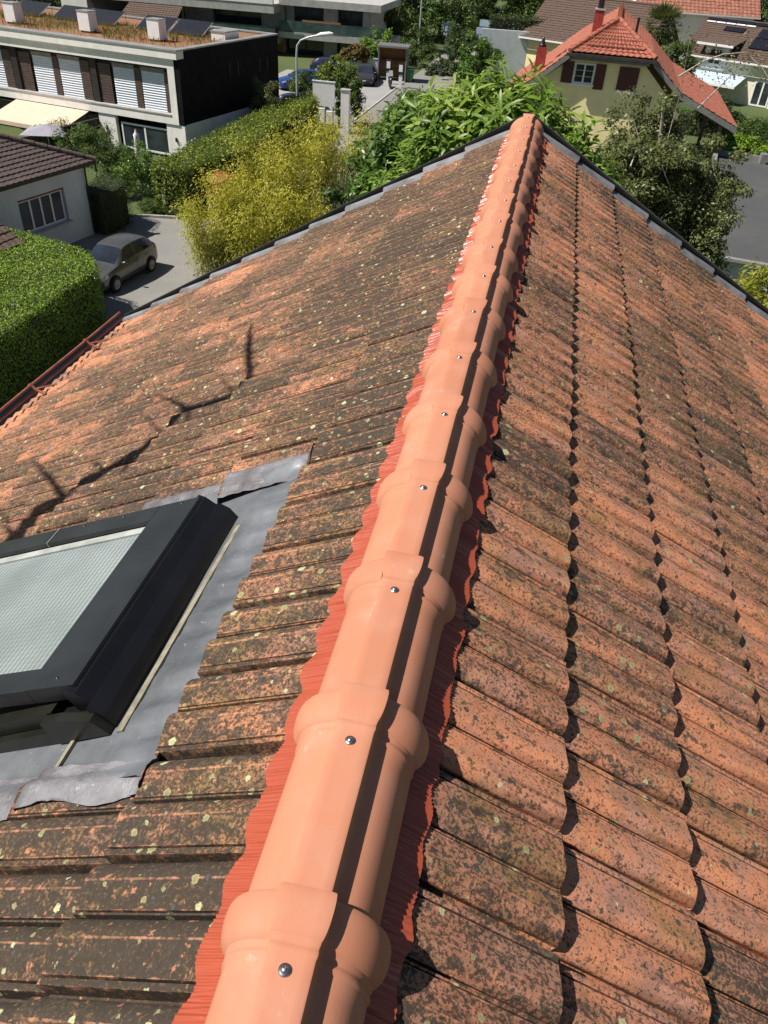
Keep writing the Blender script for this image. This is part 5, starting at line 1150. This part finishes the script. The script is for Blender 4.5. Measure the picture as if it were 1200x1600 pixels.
# palm
c = at_y(1036, 38, 78); pb = (c[0],78,GZ); pa = thing('palm_tree', 'shaggy fan palm between the red and brown roofs', 'palm', pb); hz_ = c[2]-GZ
MB().tube([(0,0,0),(.05,0,hz_*.5),(0,0,hz_)], [.24,.22,.26], 10).build('trunk', M['bark'], pa)
r = np.random.default_rng(120); P = []; D = []; N = []
for i in range(90):
    a = r.random()*6.28; el = r.uniform(-1.1,1.2); d0 = np.array([math.cos(a)*math.cos(el), math.sin(a)*math.cos(el), math.sin(el)]); tip = np.array(c)+d0*r.uniform(.7,1.1)
    e1 = np.cross(d0,[0,0,1.0]); e1 /= np.linalg.norm(e1)+1e-6
    for j in range(13): an = (j-6)/6*1.25; P.append(tip); D.append(d0*math.cos(an)+e1*math.sin(an)-np.array([0,0,.25])); N.append(np.cross(d0,e1)+r.normal(0,.15,3))
leaf_object('crown', np.array(P), np.array(N), .95, .085, LF['palm'], pa, pb, 121, dirs=np.array(D))

# background trees
bgt = [ (330,22,112,6,6,'dark','dark broadleaf tree behind the planted roof'),(430,-12,122,7,7,'dark','dark broadleaf tree behind the apartment block'),(60,-5,108,7,6,'dark','dark tree behind the solar panels'),(150,-20,118,6,6,'dark','dark tree beyond the white gridded house'),
 (620,45,104,4.6,5.5,'mid','mid-green broadleaf tree beside the apartment block'),(610,-5,116,6,6,'dark','tall dark tree beyond the timber shelter'),(690,15,118,6,6.5,'mid','dense broadleaf tree behind the blue road sign'),(755,20,124,6,7,'dark','dark tree above the end of the lane'),(820,0,126,6,5,'mid','light green tree beyond the garden wall'),(650,85,92,2.6,2.6,'mid','bushy tree right of the timber shelter'),(595,80,88,2.2,2.0,'hedge','bright shrub behind the timber shelter'),(720,88,86,2.6,2.8,'dark','dark bushy tree at the lane bend'),(750,95,76,2.2,2.0,'laurel','dense laurel at the lane bend'),(690,120,88,1.9,2.3,'dark','narrow dark shrub beside the lane'),(558,84,84.5,1.3,.8,'reddish','reddish shrub behind the low grey wall'),(880,-25,135,8,5,'dark','dark tree line above the faded red roofs'),(960,-30,130,8,5,'dark','dark treetop beyond the faded red roofs'),(520,-25,128,8,6,'dark','tall dark tree far behind the apartment block'),(255,-8,120,6,5.5,'dark','dark tree right of the gridded white house') ]
for i, (px, py, Y, rx, rz2, lf, lab) in enumerate(bgt):
    c = at_y(px, py, Y); tree('broadleaf_tree', lab, (c[0],Y,GZ), tuple(c), (rx,rx*.8,rz2), lf, .42 if rx > 3 else .24, .2 if rx > 3 else .11, 80 if rx > 3 else 50, 110, rx*.2, 130+i, r0=.2, nb=8, group='trees behind the houses')
def conifer(label, base, h, rad, seed):
    o = thing('conifer', label, 'tree', base, 0, 'conifers beyond the pale house'); r = np.random.default_rng(seed); MB().tube([(0,0,0),(0,0,h)], [.25,.04], 8).build('trunk', M['bark'], o)
    n = 5200; t = 1-np.sqrt(r.random(n)); a = r.random(n)*6.283; lay = .75+.25*np.sin(t*h*4.2+np.sin(a*3)*1.2); q = rad*(1-t)*lay*(.55+.45*r.random(n))+.1
    P = np.stack([q*np.cos(a), q*np.sin(a), .8+t*(h-.8)], 1); N = np.stack([np.cos(a)*.4, np.sin(a)*.4, np.ones(n)], 1)+r.normal(0,.35,(n,3)); D = np.stack([np.cos(a), np.sin(a), -.25+0*a], 1)+r.normal(0,.3,(n,3))
    leaf_object('crown', P+np.array(base), N, .55, .16, LF['conifer'], o, base, seed, dirs=D)
for i, (px, Y, h, rad, lab) in enumerate(((1195,104,10,5,'broad feathery conifer above the solar panels'),(1145,112,9.5,5,'feathery conifer behind the pale house'),(1100,118,10,5,'feathery conifer above the brown roof'),(1180,128,13,5,'tall conifer farthest behind the pale house'),(585,300,1,1,''))):
    if not lab: continue
    c = at_y(px, 10, Y); conifer(lab, (c[0],Y,GZ), h, rad, 160+i)
c = at_y(600, 320, 24); conifer('small dark conifer beside the shaded laurel', (c[0],24,GZ), c[2]-GZ+2.2, 1.5, 170)

# roof garden grasses
r = np.random.default_rng(180); n = 5200; s = r.uniform(.6,19,n); t = r.uniform(.8,7.5,n); keep = (t > 2.2+1.2*np.sin(s*.9)) | (r.random(n) < .25); s, t = s[keep], t[keep]
A_ = math.atan2(.204,-.979); P = np.stack([-20.8+s*math.cos(A_)+t*math.sin(A_), 45.8+s*math.sin(A_)-t*math.cos(A_), np.full(len(s), -5.31)], 1)
rg = leaf_object('grass', P, np.stack([r.normal(0,1,len(s)), r.normal(0,1,len(s)), 0*s], 1), .27, .04, LF['grass'], None, (0,0,0), 181, dirs=np.stack([r.normal(0,.25,len(s)), r.normal(0,.25,len(s)), np.ones(len(s))], 1))
rg['label'] = 'dry grass and sedum growing on the flat planted roof'; rg['category'] = 'grass'

# bare tree left of the house whose limb throws its shadow across the left slope
bt = thing('bare_tree', 'tall bare-limbed tree standing left of the house beyond the eaves', 'tree', (-9.2,-.4,GZ))
def sun_back(px, py, lift):
    d = px_ray(px, py); n_ = np.array([-SA,0,CA]); p0 = np.array([0,0,-.05]); X = CAM + d*(((p0-CAM)@n_)/(d@n_)); return X+np.array(sdir)*lift
lim = MB(); O = np.array([-9.2,-.4,GZ])
main = [sun_back(x, y, 4.3) for (x, y) in ((-40,880),(20,838),(60,792),(95,775),(160,735),(205,708),(250,672),(290,640),(330,625),(365,608),(388,590),(385,560),(388,530),(392,508))]
lim.tube([tuple(p-O) for p in main], [.075,.07,.066,.062,.058,.055,.05,.046,.042,.038,.031,.025,.02,.012], 8)
for pl, r_ in ((((290,640),(278,628),(262,622),(246,618)),.026),(((298,637),(290,652),(282,664)),.018),(((388,590),(398,575),(402,560)),.018),(((95,775),(82,752),(66,735),(48,716)),.028),(((60,792),(84,792),(104,776),(118,768)),.026),(((205,708),(192,726),(176,740)),.022),(((388,530),(398,520),(406,510)),.012),(((365,608),(352,600),(345,588)),.014),(((250,672),(238,664),(228,650)),.016),(((160,735),(150,722),(138,716)),.016),(((330,625),(338,612),(348,606)),.012),(((20,838),(8,820),(0,800)),.022),(((130,752),(118,768),(100,780)),.016)):
    q = [sun_back(x, y, 4.3) for (x, y) in pl]; lim.tube([tuple(p-O) for p in q], [r_*(1-.7*i/(len(q)-1)) for i in range(len(q))], 6)
st = main[0]-O
lim.tube([(0,0,0),(.1,.1,5),(.0,.15,9.5),(.4,.4,12.5),(float(st[0])*.55,float(st[1])*.6,float(st[2])-1.2),tuple(st)], [.34,.28,.22,.17,.13,.09], 10)
lim.tube([(0,.15,9.5),(-.8,-.4,12.5),(-1.6,-1.0,15.5)], [.18,.11,.03], 8); lim.tube([(.0,.15,9.0),(-.6,.9,11.5),(-1.4,1.2,14)], [.15,.09,.03], 8)
lim.build('trunk', M['bark'], bt)
